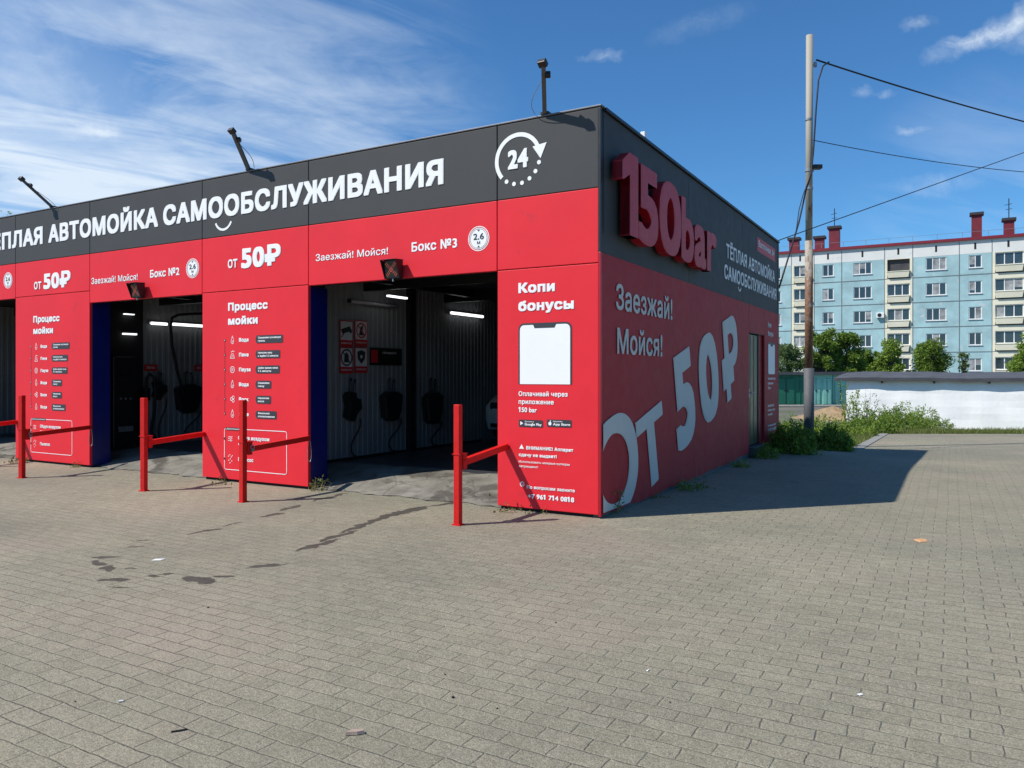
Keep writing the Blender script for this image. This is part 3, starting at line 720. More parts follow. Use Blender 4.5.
# ================================================================== roof floodlights
def flood(u, v, d, e, k, label):
    x, _ = fpt(u, v)
    t = thing('floodlight', label, 'floodlight', tuple(W(x, 0, H)), TH, 'floodlights on arms above the front roof edge')
    p0, p1 = Vector((0, .12, .0)), Vector((e, -d, k)); q = Vector((0, -.01, .02))
    mb = MB(); mb.tube([q, p1], .034, 4); mb.build('arm', ARMM, t)
    mb = MB(); mb.box(-.05, .05, -.02, .12, 0.001, .03); mb.build('base_plate', TRIM, t)
    dirv = (p1-q).normalized()
    hd = MB(); hd.box(-.05, .05, -.04, .04, -.03, .03); ob = hd.build('lamp_head', BLACK, t, bevel=.008); ob.location = p1+Vector((0, -.02, .02)); ob.rotation_euler = (R(-35), 0, 0)
    hd = MB(); hd.box(-.032, .032, -.03, .03, -.028, .028); ob = hd.build('lamp_head', BLACK, t, bevel=.008); ob.location = q+(p1-q)*.8+Vector((.05, 0, .0)); ob.rotation_euler = (R(-20), 0, R(25))
    mb = MB(); pts = []
    for i in range(9):
        s = i/8; pts.append(q.lerp(p1, s*.75)+Vector((.10*math.sin(math.pi*s)*(1 if e < .15 else -1)+(.12 if e < .15 else -.12)*(1-s), 0, -.03*math.sin(math.pi*s))))
    mb.tube(pts, .004, 5); mb.build('cable', GALV if e > .15 else WIRE, t)
    return t
flood(545, 112, .374, .174, .40, 'black floodlight arm nearest the right corner, above the 24 emblem')
flood(249, 170, .364, .088, .44, 'black floodlight arm leaning out over the middle of the long slogan')
flood(52, 209, .37, -.25, .44, 'black floodlight arm at the left, above the word АВТОМОЙКА')
# small white sensor on side roof edge
t = thing('roof_sensor', 'small white sensor box standing on the side roof edge behind the big red letters', 'sensor', tuple(W(-.05, spt(643.5, 137, -.05)[0], H-.005)), TH)
MB().box(-.03, .03, -.035, .035, .05, .12).build('housing', WPR, t, bevel=.006); MB().tube([(0,0,0), (0,0,.06)], .012, 8).build('stem', GALV, t)
# ================================================================== lane signal boxes
def signal(u0, u1, v0, v1, label, sh_):
    xa, z1 = fpt(u0, v0); xb, z0 = fpt(u1, v1); w = .30; xm = (xa+xb)/2+sh_
    t = thing('lane_signal', label, 'signal light', tuple(W(xm, 0, (z0+z1)/2-.035)), TH, 'lane signals over the bays'); t.scale = (.76, .84, .76)
    b = MB(); b.hexa([(-.15,-.14,-.15),(.15,-.14,-.15),(.15,-.05,-.16),(-.15,-.05,-.16)], [(-.15,-.19,.15),(.15,-.19,.15),(.15,-.05,.16),(-.15,-.05,.16)]); b.build('housing', BLACK, t, bevel=.006)
    v = MB(); v.hexa([(-.16,-.26,.15),(.16,-.26,.15),(.16,-.05,.162),(-.16,-.05,.162)], [(-.16,-.26,.158),(.16,-.26,.158),(.16,-.05,.17),(-.16,-.05,.17)])
    for s in (-1, 1): v.hexa([(s*.153,-.15,-.15),(s*.16,-.15,-.15),(s*.16,-.12,-.15),(s*.153,-.12,-.15)], [(s*.153,-.26,.15),(s*.16,-.26,.15),(s*.16,-.12,.15),(s*.153,-.12,.15)])
    v.build('visor', BLACK, t)
    def FS(s, z, d=0): return (s, -.165-.1667*z-.004-d, z)
    s = MB(); poly(s, [(-.13,-.13),(.13,-.13),(.13,.13),(-.13,.13)], FS); s.build('screen', SCREEN, t)
    c = MB()
    for k in range(-4, 5):
        for q in (1, -1):
            for o in (-.011, .011): disc(c, k*.024+o, q*k*.024-o*q*1.0, .0085, .0085, FS, 0, .002, 8)
    c.build('red_cross', LEDR, t)
    m = MB(); m.box(-.04, .04, -.06, .0, -.04, .04); m.build('bracket', TRIM, t)
    m = MB(); m.tube([(0, -.12, -.155), (0, -.12, -.2)], .014, 8); m.build('cable_gland', GALV, t)
signal(382, 402, 258.5, 278.5, 'black signal box with a dim red cross over the nearest open bay', .10)
signal(128, 145, 282, 297.5, 'black signal box with a red cross over the middle bay', .17)
# ================================================================== barriers
def barrier(bu, bv, au, av, label, kink=False):
    Y = F*CH/(bv-CV); X = (bu-CU)/F*Y; xa, za = fpt(au, av, -.01)
    wpt = W(xa, -.012, 0); d = Vector((wpt.x-X, wpt.y-Y, 0)); L = d.length; rz = math.atan2(d.y, d.x)
    t = thing('barrier', label, 'barrier', (X, Y, 0), rz, 'red steel barriers beside the bays')
    MB().box(-.035, .035, -.035, .035, 0, 1.285).build('post', BARR, t, bevel=.005)
    MB().box(-.05, .05, -.05, .05, 0, .012).build('base_plate', BARR, t)
    m = MB(); zr = .66; th = .035
    m.hexa([(.085, -th, zr-.035), (L, -th, za-.035), (L, th, za-.035), (.085, th, zr-.035)], [(.085, -th, zr+.035), (L, -th, za+.035), (L, th, za+.035), (.085, th, zr+.035)])
    m.build('rail', BARR, t, bevel=.005)
    m = MB(); m.box(.036, .11, -.045, -.037, zr-.07, zr+.09); m.box(.036, .11, .037, .045, zr-.07, zr+.09); m.box(-.042, .12, -.05, .05, zr+.092, zr+.10); m.tube([(.07, -.055, zr+.03), (.07, .055, zr+.03)], .01, 8)
    m.build('hinge_bracket', BARR, t)
    if kink:
        m = MB(); pts = [(.10+.028*math.cos(a), -.06, zr+.03+.028*math.sin(a)) for a in [R(q) for q in range(0, 361, 30)]]; m.tube(pts, .005, 6); m.box(.08, .12, -.07, -.05, zr-.03, zr+.01); m.build('padlock', GALV, t)
        m = MB(); pts = [(L-.02+.05*math.sin(a*1.0)*(.4+.6*(1-math.cos(a))/2), -.03, za-.17+.16*math.cos(a)) for a in [R(q) for q in range(0, 361, 24)]]; m.tube(pts, .004, 5); m.build('wire_loop', GALV, t)
barrier(458, 525, 506, 446.5, 'red barrier nearest the camera, beside the bonus app panel')
barrier(243, 502, 309, 438, 'red barrier with padlock crossing the middle washing steps panel', True)
barrier(144, 491, 203.5, 434, 'red barrier standing in front of the middle bay opening')
barrier(22, 478, 90.5, 427, 'red barrier with padlock crossing the left washing steps panel', True)
# off-frame post for the far-left barrier: same vector as its neighbour
x0, z0 = fpt(16.5, 422); p = W(x0-.02, -.012)
bx, by = p.x-.36, p.y-1.2
barrier(CU+F*bx/by, CV+F*CH/by, 16.0, 422, 'red barrier rail entering at the left edge of the view')
# ================================================================== interior fittings
def tubelight(x, y0, y1, z, on, label, wall=1):
    t = thing('tube_light', label, 'ceiling light', tuple(W(x, y0, z)), TH, 'tube lights inside the bays')
    L = y1-y0
    MB().box(0, .05, 0, L, .0, .06).build('housing', BLACK if not on else GALV, t)
    MB().tube([(.07, .03, .02), (.07, L-.03, .02)], .028, 10).build('tube', TUBE if on else TUBEOFF, t, smooth=True)
def tl(u0, v0, u1, v1, x, on, label):
    b0, z0 = spt(u0, v0, x+.07); b1, z1 = spt(u1, v1, x+.07); tubelight(x, b0, b1, (z0+z1)/2-.02, on, label)
tl(450.6, 312.5, 483.5, 317, -5.25, True, 'bright tube light deep on the corrugated wall of the nearest bay')
tl(350.6, 300.8, 398, 307, -5.25, False, 'unlit tube light above the warning signs in the nearest bay')
tl(150, 323.2, 168.3, 324.2, -10.65, True, 'bright tube light in the middle bay, front one of the pair')
tl(170, 324.3, 206, 326, -10.65, True, 'bright tube light in the middle bay, rear one of the pair')
t = thing('ceiling_lamp', 'short bright lamp under the dark ceiling above the unlit tube in the nearest bay', 'ceiling light', tuple(W(-4.55, 3.9, 3.0)), TH, 'short lamps inside the bays')
bq, _ = spt(386.5, 297, -4.85); t.location = W(-4.85, bq, 0); zq = spt(394, 296, -4.85)[1]
MB().box(0, .06, 0, .5, zq, zq+.03).build('housing', GALV, t); MB().box(.0, .06, 0, .5, zq-.03, zq-.001).build('tube', TUBE, t)
t2 = copy_tree(t); t2.scale = (1, .55, 1); t2['label'] = 'short bright lamp low on the black partition of the middle bay'
b1, z1 = spt(122.5, 333, -10.6); t2.location = W(-10.61, b1-.0, z1-zq)
t3 = copy_tree(t); t3.scale = (1, .4, .6); t3['label'] = 'short dim lamp high on the black partition of the middle bay'
b1, z1 = spt(123.5, 313.5, -10.6); t3.location = W(-10.61, b1, z1-zq*.6)
t3c = [c for c in t3.children if c.name.startswith('tube')][0]
# warning signs: four plates
def SRx(x): return lambda s, z, d=0: (x+d, s, z)
PL = [(340.3, 320, 353.2, 343.5, 'cam', 'white plate with a black camera pictogram, upper left of the four warning signs'), (355.2, 320, 367.8, 343.5, 'no', 'white plate with a crossed red ring, upper right of the four warning signs'),
      (340.3, 347, 353.2, 371, 'dog', 'white plate with a black ringed pictogram, lower left of the four warning signs'), (355.2, 347, 367.8, 371, 'shield', 'white plate with a dark shield pictogram, lower right of the four warning signs')]
SIGNW = mat('sign_white', lin(.6, .6, .6), .5)
for (u0, v0, u1, v1, k, lab) in PL:
    b0, z1 = spt(u0, v0, -5.22); b1, _ = spt(u1, v0, -5.22); hh = .43
    t = thing('warning_sign', lab, 'sign', tuple(W(-5.235, b0, z1-hh)), TH, 'warning plates on the bay wall')
    w = b1-b0
    MB().box(0, .008, 0, w, 0, hh).build('plate', GPR, t)
    g = MB(); fr = SRx(.009); poly(g, [(.015, .11), (w-.015, .11), (w-.015, hh-.015), (.015, hh-.015)], fr, 0)
    c, z = w/2, .11+(hh-.125)/2
    if k == 'cam': poly(g, [(c-.14, z+.02), (c+.08, z+.08), (c+.12, z+.0), (c-.1, z-.05)], fr, 1, .001); disc(g, c+.1, z+.0, .03, .04, fr, 1, .002); line(g, [(c-.05, z-.03), (c-.12, z-.1)], .02, fr, 1, .001)
    if k == 'no': poly(g, [(c-.06, z-.08), (c-.02, z+.06), (c+.05, z+.1), (c+.03, z-.02), (c+.07, z-.08)], fr, 1, .001); arc(g, c, z, .105, .13, 0, 360, fr, 2, .002); line(g, [(c-.08, z+.08), (c+.08, z-.08)], .02, fr, 2, .0025)
    if k == 'dog': arc(g, c, z, .115, .14, 0, 360, fr, 1, .002); poly(g, [(c-.06, z-.08), (c-.05, z+.05), (c, z+.09), (c+.05, z+.04), (c+.06, z-.08)], fr, 1, .001); line(g, [(c-.09, z+.09), (c+.09, z-.09)], .018, fr, 1, .0025)
    if k == 'shield': poly(g, [(c-.1, z+.09), (c, z+.12), (c+.1, z+.09), (c+.09, z-.03), (c, z-.11), (c-.09, z-.03)], fr, 1, .001); disc(g, c, z+.01, .03, .03, fr, 0, .002)
    put_text(g, 'ВНИМАНИЕ', .03, w-.03, .045, .03, fr, 0, .02, off=.001)
    g.build('pictogram', [SIGNW, KPR, GPR], t)
b0, z1 = spt(370.5, 347.5, -5.22); b1, _ = spt(402, 347, -5.22)
t = thing('notice_board', 'long black notice board to the right of the four warning signs', 'sign', tuple(W(-5.235, b0, z1-.30)), TH)
MB().box(0, .01, 0, b1-b0, 0, .30).build('board', BLACK, t); g = MB(); fr = SRx(.011)
put_text(g, 'ПРАВИЛА', .33, .72, .2, .035, fr, 0, .02); poly(g, [(.02, .04), (.2, .04), (.2, .26), (.02, .26)], fr, 1)
g.build('notice_print', [SIGNW, GPR], t)
# lance holders and hanging gear: bucket-like housings, hook tops and dangling hose
def holder(uc, vt, vb, wd, label, x=-5.22, kind=0, hosez=None, name='hose_holder'):
    b, z1 = spt(uc, vt, x); _, z0 = spt(uc, vb, x)
    t = thing(name, label, 'hose holder', tuple(W(x, b, 0)), TH, 'black lance and hose holders on the bay walls')
    h = z1-z0; w = wd/2
    m = MB(); prof = [(-w, z0+h*.60), (-w*.8, z0+h*.10), (-w*.3, z0), (w*.5, z0+h*.02), (w*.9, z0+h*.28), (w, z0+h*.62), (w*.4, z0+h*.70), (-w*.4, z0+h*.70)]
    if kind == 1: prof = [(-w, z0+h*.62), (-w*.7, z0+h*.36), (-w, z0+h*.12), (-w*.1, z0), (w*.3, z0+h*.18), (w*1.0, z0+h*.30), (w*.9, z0+h*.52), (w*.2, z0+h*.56), (w*.1, z0+h*.68), (-w*.6, z0+h*.70)]
    n = len(prof); vs = [(0, s, z) for s, z in prof]+[(.14, s*.92, z) for s, z in prof]
    m.raw(vs, [tuple(range(n)), tuple(range(2*n-1, n-1, -1))]+[(i, (i+1) % n, (i+1) % n+n, i+n) for i in range(n)])
    m.build('holder_body', BLACK, t, bevel=.01)
    m = MB(); m.tube([(.07, -w*.25, z0+h*.6), (.07, -w*.28, z1-.03), (.05, -w*.1, z1)], .022, 8); m.tube([(.07, w*.2, z0+h*.6), (.07, w*.25, z1-.06), (.1, w*.1, z1-.01)], .018, 8); m.build('lance', BLACK, t)
    m = MB(); pts = [(.10+.02*math.sin(q*.8), w*.6*math.cos(q*.5)+w*.3, z0+.04-(z0-.23)*min(1, q/8)) for q in range(10)]
    m.tube(pts, .014, 7); m.build('hose', RUBB, t, smooth=True)
    return t
holder(349.5, 379, 421.5, .34, 'narrow jagged black lance holder nearest the warning signs', kind=1)
holder(388.3, 379, 421, .52, 'wide black hose holder just left of the dark column')
holder(430, 379, 424, .56, 'black hose holder right of the dark column, partly behind the front post')
holder(186, 372, 413, .62, 'black gun holder hanging at the end of the overhead hose', x=-10.62)
holder(157.5, 372, 400, .30, 'small black hose clip on the middle bay wall', x=-10.62, kind=1)
# overhead hose in middle bay
t = thing('overhead_hose', 'thick black overhead hose bending down the wall of the middle bay', 'hose', tuple(W(-10.5, 0, 0)), TH)
pts = [spt(u, v, -10.45) for u, v in ((207, 313.5), (190, 314), (178, 315), (172, 318), (170.5, 326), (172, 345), (177, 370), (184, 396))]
MB().tube([(.05, b, z) for b, z in pts], .03, 8).build('hose', RUBB, t, smooth=True); MB().box(.0, .1, pts[0][0], pts[0][0]+.1, 2.9, 3.2).build('swivel', GALV, t)
t = thing('vacuum_hose', 'looped black vacuum hose beside the black partition of the middle bay', 'hose', tuple(W(-10.5, 0, 0)), TH)
pts = [spt(u, v, -10.5) for u, v in ((145, 398), (145.5, 378), (149, 374), (153.5, 378), (154.5, 395), (153, 415), (150, 432), (156, 441))]
MB().tube([(.03, b, max(.24, z)) for b, z in pts], .032, 8).build('hose', RUBB, t, smooth=True)
MB().box(-.12, .02, pts[0][0]-.05, pts[0][0]+.1, pts[0][1]-.05, pts[0][1]+.2).build('socket', BLACK, t)
# red nameplates in middle bay
for u0, u1, v0, lab in ((144.2, 157.5, 364.5, 'small red plate on the middle bay wall beside the black partition'), (194.5, 204, 365, 'small red plate deeper on the middle bay wall above the gun holder')):
    b0, z1 = spt(u0, v0, -10.62); b1, _ = spt(u1, v0, -10.62)
    t = thing('nameplate', lab, 'sign', tuple(W(-10.63, b0, z1-.13)), TH, 'red plates on the middle bay wall'); w = b1-b0
    MB().box(0, .008, 0, w, 0, .13).build('plate', GPR, t); g = MB(); put_text(g, 'ПЕНА', .06, w-.06, .045, .045, SRx(.009), 0, .03); g.build('lettering', SIGNW, t)
# payment terminal in middle bay
b0 = .95
t = thing('payment_terminal', 'tall black payment terminal against the black partition of the middle bay', 'terminal', tuple(W(-10.62, b0, .2)), TH)
MB().box(0, .3, 0, .5, 0, 1.75).build('cabinet', BLACK, t, bevel=.02)
m = MB(); m.box(.301, .306, .08, .42, 1.1, 1.5); m.build('screen', SCREEN, t)
m = MB(); m.box(.301, .32, .1, .4, .32, .42); m.build('tray', GALV, t)
m = MB()
for q in range(3): m.tube([(.301, .15+.1*q, .95), (.315, .15+.1*q, .95)], .02, 10)
m.build('button', GALV, t)
# ---- white car tucked in the nearest bay
car = thing('parked_car', 'white car with a black wing mirror parked deep inside the nearest bay', 'car', tuple(W(-4.36, 5.85, .2)), TH); car.scale = (1, 1, 1.15)
def loft(secs, mirror=True):
    mb = MB(); n = len(secs[0]); vs = [p for s in secs for p in s]
    fs = [(j*n+i, j*n+(i+1) % n, (j+1)*n+(i+1) % n, (j+1)*n+i) for j in range(len(secs)-1) for i in range(n)]
    fs += [tuple(range(n)), tuple(range(len(vs)-1, len(vs)-1-n, -1))]
    return mb.raw(vs, fs)
def ringx(y, w, zb, zt, tw):
    return [(-w*.92, y, zb), (-w, y, zb+.18), (-w, y, zt-.1), (-tw, y, zt), (tw, y, zt), (w, y, zt-.1), (w, y, zb+.18), (w*.92, y, zb)]
secs = [ringx(0, .66, .30, .62, .55), ringx(.08, .80, .22, .74, .68), ringx(.35, .85, .2, .84, .72), ringx(1.0, .86, .2, .96, .74), ringx(1.9, .87, .2, 1.0, .78), ringx(3.2, .86, .2, 1.0, .78), ringx(3.8, .84, .22, .98, .76), ringx(3.95, .76, .3, .9, .66)]
loft(secs).build('body', CARW, car, bevel=.02, smooth=True)
cab = [ringx(.95, .74, .93, .96, .72), ringx(1.7, .72, .95, 1.45, .58), ringx(2.2, .72, .95, 1.50, .58), ringx(3.2, .72, .95, 1.47, .57), ringx(3.85, .68, .93, 1.02, .6)]
loft(cab).build('cabin_glass', GLASS, car, smooth=True)
m = MB(); m.hexa([(-.56, 1.72, 1.44), (.56, 1.72, 1.44), (.56, 3.3, 1.46), (-.56, 3.3, 1.46)], [(-.54, 1.78, 1.5), (.54, 1.78, 1.5), (.54, 3.2, 1.52), (-.54, 3.2, 1.52)]); 
for s in (-1, 1): m.tube([(s*.73, 1.0, .97), (s*.57, 1.75, 1.47)], .035, 6); m.tube([(s*.74, 2.4, .97), (s*.57, 2.35, 1.48)], .035, 6); m.tube([(s*.70, 3.75, 1.0), (s*.55, 3.2, 1.48)], .05, 6)
m.build('roof', CARW, car, bevel=.01)
for s in (-1, 1):
    for y in (.75, 3.15):
        w = MB(); w.tube([(s*.70, y, .31), (s*.875, y, .31)], .31, 24); wo = w.build('tyre', RUBB, car, bevel=.02); r = MB(); r.tube([(s*.876, y, .31), (s*.885, y, .31)], .2, 18); r.build('rim', GALV, wo)
    h = MB(); h.box(s*.5-.15, s*.5+.15, -.0, .07, .58, .72); h.build('headlight', GLASS, car, bevel=.03)
    r = MB(); r.box(s*.6-.1, s*.6+.1, 3.9, 3.97, .65, .85); r.build('tail_light', GPR, car, bevel=.02)
    mm = MB(); mm.box(s*.86, s*1.0, 1.22, 1.36, .95, 1.13); mm.build('wing_mirror', BLACK, car, bevel=.03)
m = MB(); m.box(-.45, .45, -.02, .05, .36, .56); m.build('grille', BLACK, car, bevel=.01)
m = MB(); m.box(-.62, .62, -.03, .06, .27, .34); m.build('bumper_trim', BLACK, car, bevel=.01)
# ================================================================== UTILITY POLES AND WIRES
PX, PY = 7.52, 19.5
def pole(x, y, h, label):
    z = gh(x, y)-.1; t = thing('utility_pole', label, 'utility pole', (x, y, z), 0, 'steel utility poles')
    MB().tube([(0, 0, 1.8), (0, 0, 5.3)], .098, 20).build('shaft', POLEM, t, smooth=True)
    MB().tube([(0, 0, 5.25), (.015, 0, h-z)], .085, 20).build('upper_shaft', POLEM, t, smooth=True)
    MB().tube([(0, 0, 0), (0, 0, 2.08)], .125, 20).build('base_sleeve', SLEEVE, t, smooth=True)
    m = MB(); m.tube([(0, 0, 6.6), (0, 0, 6.66)], .10, 20); m.tube([(0, 0, 8.35), (0, 0, 8.4)], .095, 20); m.tube([(.0, 0, h-z-.75), (.19, 0, h-z-.75)], .025, 8); m.tube([(.16, 0, h-z-.80), (.16, 0, h-z-.68)], .04, 10); m.build('bracket', GALV, t)
    return t
p1 = pole(PX, PY, 10.2, 'tall slim steel pole rusting in the middle, beside the rear corner of the car wash')
p2 = pole(24.2, 28, 12.0, 'tall steel pole standing outside the right of the view')
fz = CH+(CV-167)*PY/F
t = thing('pole_lamp', 'small dark floodlight clamped halfway up the steel pole', 'floodlight', (PX, PY, fz), 0)
m = MB(); m.box(.07, .30, -.12, .06, -.06, .04); o = m.build('lamp_head', BLACK, t, bevel=.01); m = MB(); m.tube([(0, 0, -.12), (0, 0, -.06)], .10, 14); m.box(.05, .12, -.02, .02, -.12, -.02); m.build('bracket', GALV, t)
def wire(pts, r, label, name='overhead_wire'):
    m = MB(); m.tube(pts, r, 6); o = m.build(name, WIRE, smooth=True); return tag(o, label, 'wire', 'overhead cables')
def span(a, b, sag, n=24):
    a, b = Vector(a), Vector(b); return [a.lerp(b, i/n)-Vector((0, 0, 4*sag*(i/n)*(1-i/n))) for i in range(n+1)]
wire(span((PX+.19, PY, 9.58), (24, 28, 9.66), .22), .024, 'thick black cable leaving the top of the pole to the upper right')
wire(span((PX+.09, PY, 7.55), (24.1, 28, 8.91), .372), .011, 'thin cable leaving the pole at mid height and dropping slightly to the right')
wire(span(W(-.02, 10.05, H), (24.1, 28, 11.65), .0), .011, 'thin wire rising from the rear roof corner of the car wash to the upper right')
def up(u, v, Y): return ((u-CU)/F*Y, Y, CH+(CV-v)*Y/F)
wire([up(*q) for q in ((829, 62, 19.6), (823, 66, 19.45), (818.5, 80, 19.38), (816, 110, 19.36), (813.5, 150, 19.36), (811, 175, 19.36), (806, 190, 19.2), (799, 222, 18.8), (790, 252, 18.2), (779, 288, 17.55))], .02, 'thick cable hanging down the pole and slanting to the rear wall', 'hanging_cable')
wire([up(*q) for q in ((812, 172, 19.36), (803, 195, 19.1), (799, 210, 18.8), (796, 232, 18.4), (788, 258, 18.1), (780, 284, 17.6))], .011, 'thin slack cable hanging beside the thicker one left of the pole', 'hanging_cable')
# ================================================================== APARTMENT BLOCK
BP = Vector((52.8, 82, 0))
def bx_(u): t = (u-CU)/F; return (BP.y*t-BP.x)/(.8684+.4961*t)
def bz_(u, v): x = bx_(u); return CH+(CV-v)*(BP.y-.4961*x)/F
ab = thing('apartment_block', 'five-storey pale blue panel apartment block with cream balconies and a red roof edge', 'building', tuple(BP), TH)
cols = [('L', 791.4, 814, 794, 806.2), ('W2', 814, 841.6, 822.4, 833.6), ('W3', 841.6, 884.5, 853.3, 871.6), ('L', 884.5, 912.6, 888.5, 908.2), ('W3', 912.6, 959.2, 925.9, 946.3), ('W2', 959.2, 992, 968.7, 981.8), ('L', 992, 1027, 997.6, 1019.4)]
C = [(k, bx_(a), bx_(b), bx_(c), bx_(d)) for k, a, b, c, d in cols]
C[0] = ('L', C[0][1], C[0][2], bx_(793.5), bx_(806.8))
kinds = [('W3', 5.6), ('W3', 5.6), ('L', 3.2), ('W3', 4.6), ('W2', 3.4), ('L', 3.2)]
x = C[-1][2]
for k, w in kinds: C.append((k, x, x+w, x+w/2-(1.1 if k != 'W2' else .75), x+w/2+(1.1 if k != 'W2' else .75))); x += w
XR = x; x = C[0][1]
for k, w in [('W3', 4.6), ('W2', 3.0), ('L', 2.9), ('W3', 4.5), ('W2', 3.0), ('L', 2.9), ('W3', 4.5)]: C.insert(0, (k, x-w, x, x-w/2-(1.1 if k != 'W2' else .75), x-w/2+(1.1 if k != 'W2' else .75))); x -= w
XL = x
ZR = [13.92, 11.12, 8.32, 5.52, 2.72]; ZTOP = bz_(1008, 234.2)-.35; ZBLUE = 14.78
wall = MB(); joint = MB()
holes = []
for (k, x0, x1, w0, w1) in C:
    for i, zc in enumerate(ZR):
        zb0 = zc-1.40; zt1 = zc+1.40
        if i == 0: zt1 = ZBLUE
        if k != 'L':
            a, b, c, d = w0, w1, zc-.68, zc+.68
            wall.box(x0, a, 0, .3, zb0, zt1); wall.box(b, x1, 0, .3, zb0, zt1); wall.box(a, b, 0, .3, zb0, c); wall.box(a, b, 0, .3, d, zt1)
        else:
            wall.box(x0, x0+.28, -.02, .3, zb0, zt1, 1); wall.box(x1-.28, x1, -.02, .3, zb0, zt1, 1)
            wall.box(x0+.28, x1-.28, -.02, .5, zc+.80, zt1, 1)
        joint.box(x0, x1, -.03, .02, zb0-.035, zb0+.035)
    wall.box(x0, x1, 0, .3, -.6, ZR[-1]-1.4, 2)
    joint.box(x0-.03, x0+.03, -.035, .02, .3, ZTOP-.1)
wall.box(XL, XR, -.01, .35, ZBLUE, ZTOP, 3)
wall.box(XL, XR, .3, 11.5, -.6, ZTOP-.1, 4)
wall.build('wall', [BLUEW, CREAM, KERB, ATTIC, ROOM], ab)
joint.build('panel_joints', JOINT, ab)
m = MB(); m.box(XL-.2, XR+.2, -.28, 11.8, ZTOP, ZTOP+.30); m.build('roof_edge', ROOFR, ab)
m = MB()
for xx in np.arange(XL, XR, 2.4): m.tube([(xx, -.1, ZTOP+.38), (xx, -.1, ZTOP+.9)], .025, 5)
m.tube([(XL, -.1, ZTOP+.9), (XR, -.1, ZTOP+.9)], .018, 5); m.build('roof_railing', GALV, ab)
for (k, x0, x1, w0, w1) in C:
    m = MB(); xc = (w0+w1)/2; m.box(xc-.1, xc+.1, -.02, .1, ZBLUE+.45, ZBLUE+1.15); m.build('attic_vent', BLACKM, ab)
for u0, u1, v0 in ((789, 798.5, 237.5), (814.6, 823.6, 236), (828.8, 839.3, 226), (971.5, 982, 212.3), (1003.8, 1014.4, 217.8)):
    # stacks stand about 3 m back from the facade
    t0, t1 = (u0-CU)/F, (u1-CU)/F; bxp, byp = BP.x+.4961*3, BP.y+.8684*3
    f = lambda t: (byp*t-bxp)/(.8684+.4961*t)
    a, b = f(t0), f(t1); zt = CH+(CV-v0)*(byp-.4961*(a+b)/2)/F
    c = MB().box(a, b, 3, 3.9, ZTOP, zt-.3).build('chimney', CHIM, ab)
    MB().box(a-.18, b+.18, 2.8, 4.1, zt-.3, zt).build('chimney_cap', CAPM, c)
    if u0 in (828.8, 1003.8):
        m = MB(); xm = (a+b)/2; m.tube([(xm, 3.4, zt), (xm, 3.4, zt+2.2)], .05, 5); m.tube([(xm-.4, 3.4, zt+1.5), (xm+.3, 3.4, zt+1.6)], .03, 5); m.tube([(xm-.3, 3.4, zt+1.0), (xm+.3, 3.4, zt+1.05)], .03, 5); m.build('aerial', TRIM, c)
rw = random.Random(11)
for (k, x0, x1, w0, w1) in C:
    for i, zc in enumerate(ZR):
        z0, z1 = zc-.68, zc+.68; npn = 2 if k == 'W2' else 3
        yb = .06 if k != 'L' else .12
        host = ab
        if k == 'L':
            z0 = zc-.55
            bal = MB(); pz = zc-1.28
            bal.hexa([(x0+.42, -.24, pz), (x1-.42, -.24, pz), (x1-.3, .3, pz), (x0+.3, .3, pz)], [(x0+.3, -.32, zc-.62), (x1-.3, -.32, zc-.62), (x1-.28, .3, zc-.62), (x0+.28, .3, zc-.62)])
            bal.box(x0+.24, x1-.24, -.36, .3, zc-.62, zc-.55)
            host = bal.build('balcony', CREAM, ab)
            w0_, w1_ = x0+.285, x1-.285
            z1 = zc+.79
        else: w0_, w1_ = w0, w1
        openb = (k == 'L' and i == 0 and abs(x0-C[10][1]) < .1)
        fr = MB(); ft_ = .085
        if not openb:
            fr.box(w0_, w1_, yb, yb+.08, z0, z0+ft_); fr.box(w0_, w1_, yb, yb+.08, z1-ft_, z1)
            for q in range(npn+1):
                xm = w0_+(w1_-w0_)*q/npn; xm = min(max(xm, w0_+ft_/2), w1_-ft_/2); fr.box(xm-ft_/2, xm+ft_/2, yb-.004, yb+.084, z0+ft_, z1-ft_)
            if k != 'L': fr.box(w0_-.08, w1_+.08, -.10, .06, z0-.05, z0)
        else:
            fr.box(w0_, w1_, yb, yb+.05, z0, z0+.05)
        win = fr.build('window', FRAME, host)
        if not openb:
            gl = MB(); gl.box(w0_+.05, w1_-.05, yb+.035, yb+.045, z0+.05, z1-.05, 0)
            for q in range(npn):
                if rw.random() < .36:
                    a = w0_+(w1_-w0_)*q/npn+.06; b = w0_+(w1_-w0_)*(q+1)/npn-.06; top = z1-.09; bot = z0+.1+(z1-z0)*(rw.choice([0, 0, .4, .2])); gl.box(a, b, yb+.025, yb+.03, bot, top, 1)
            gl.build('pane', [GLASS, CURT], win)
# air conditioner
xa = bx_(880.5); m = MB(); m.box(xa-.4, xa+.4, -.4, -.02, bz_(880, 318), bz_(880, 318)+.6); ac = m.build('air_conditioner', FRAME, ab, bevel=.03)
m = MB(); m.tube([(xa-.08, -.405, bz_(880, 318)+.3), (xa-.08, -.42, bz_(880, 318)+.3)], .22, 16); m.build('fan_grille', TRIM, ac)
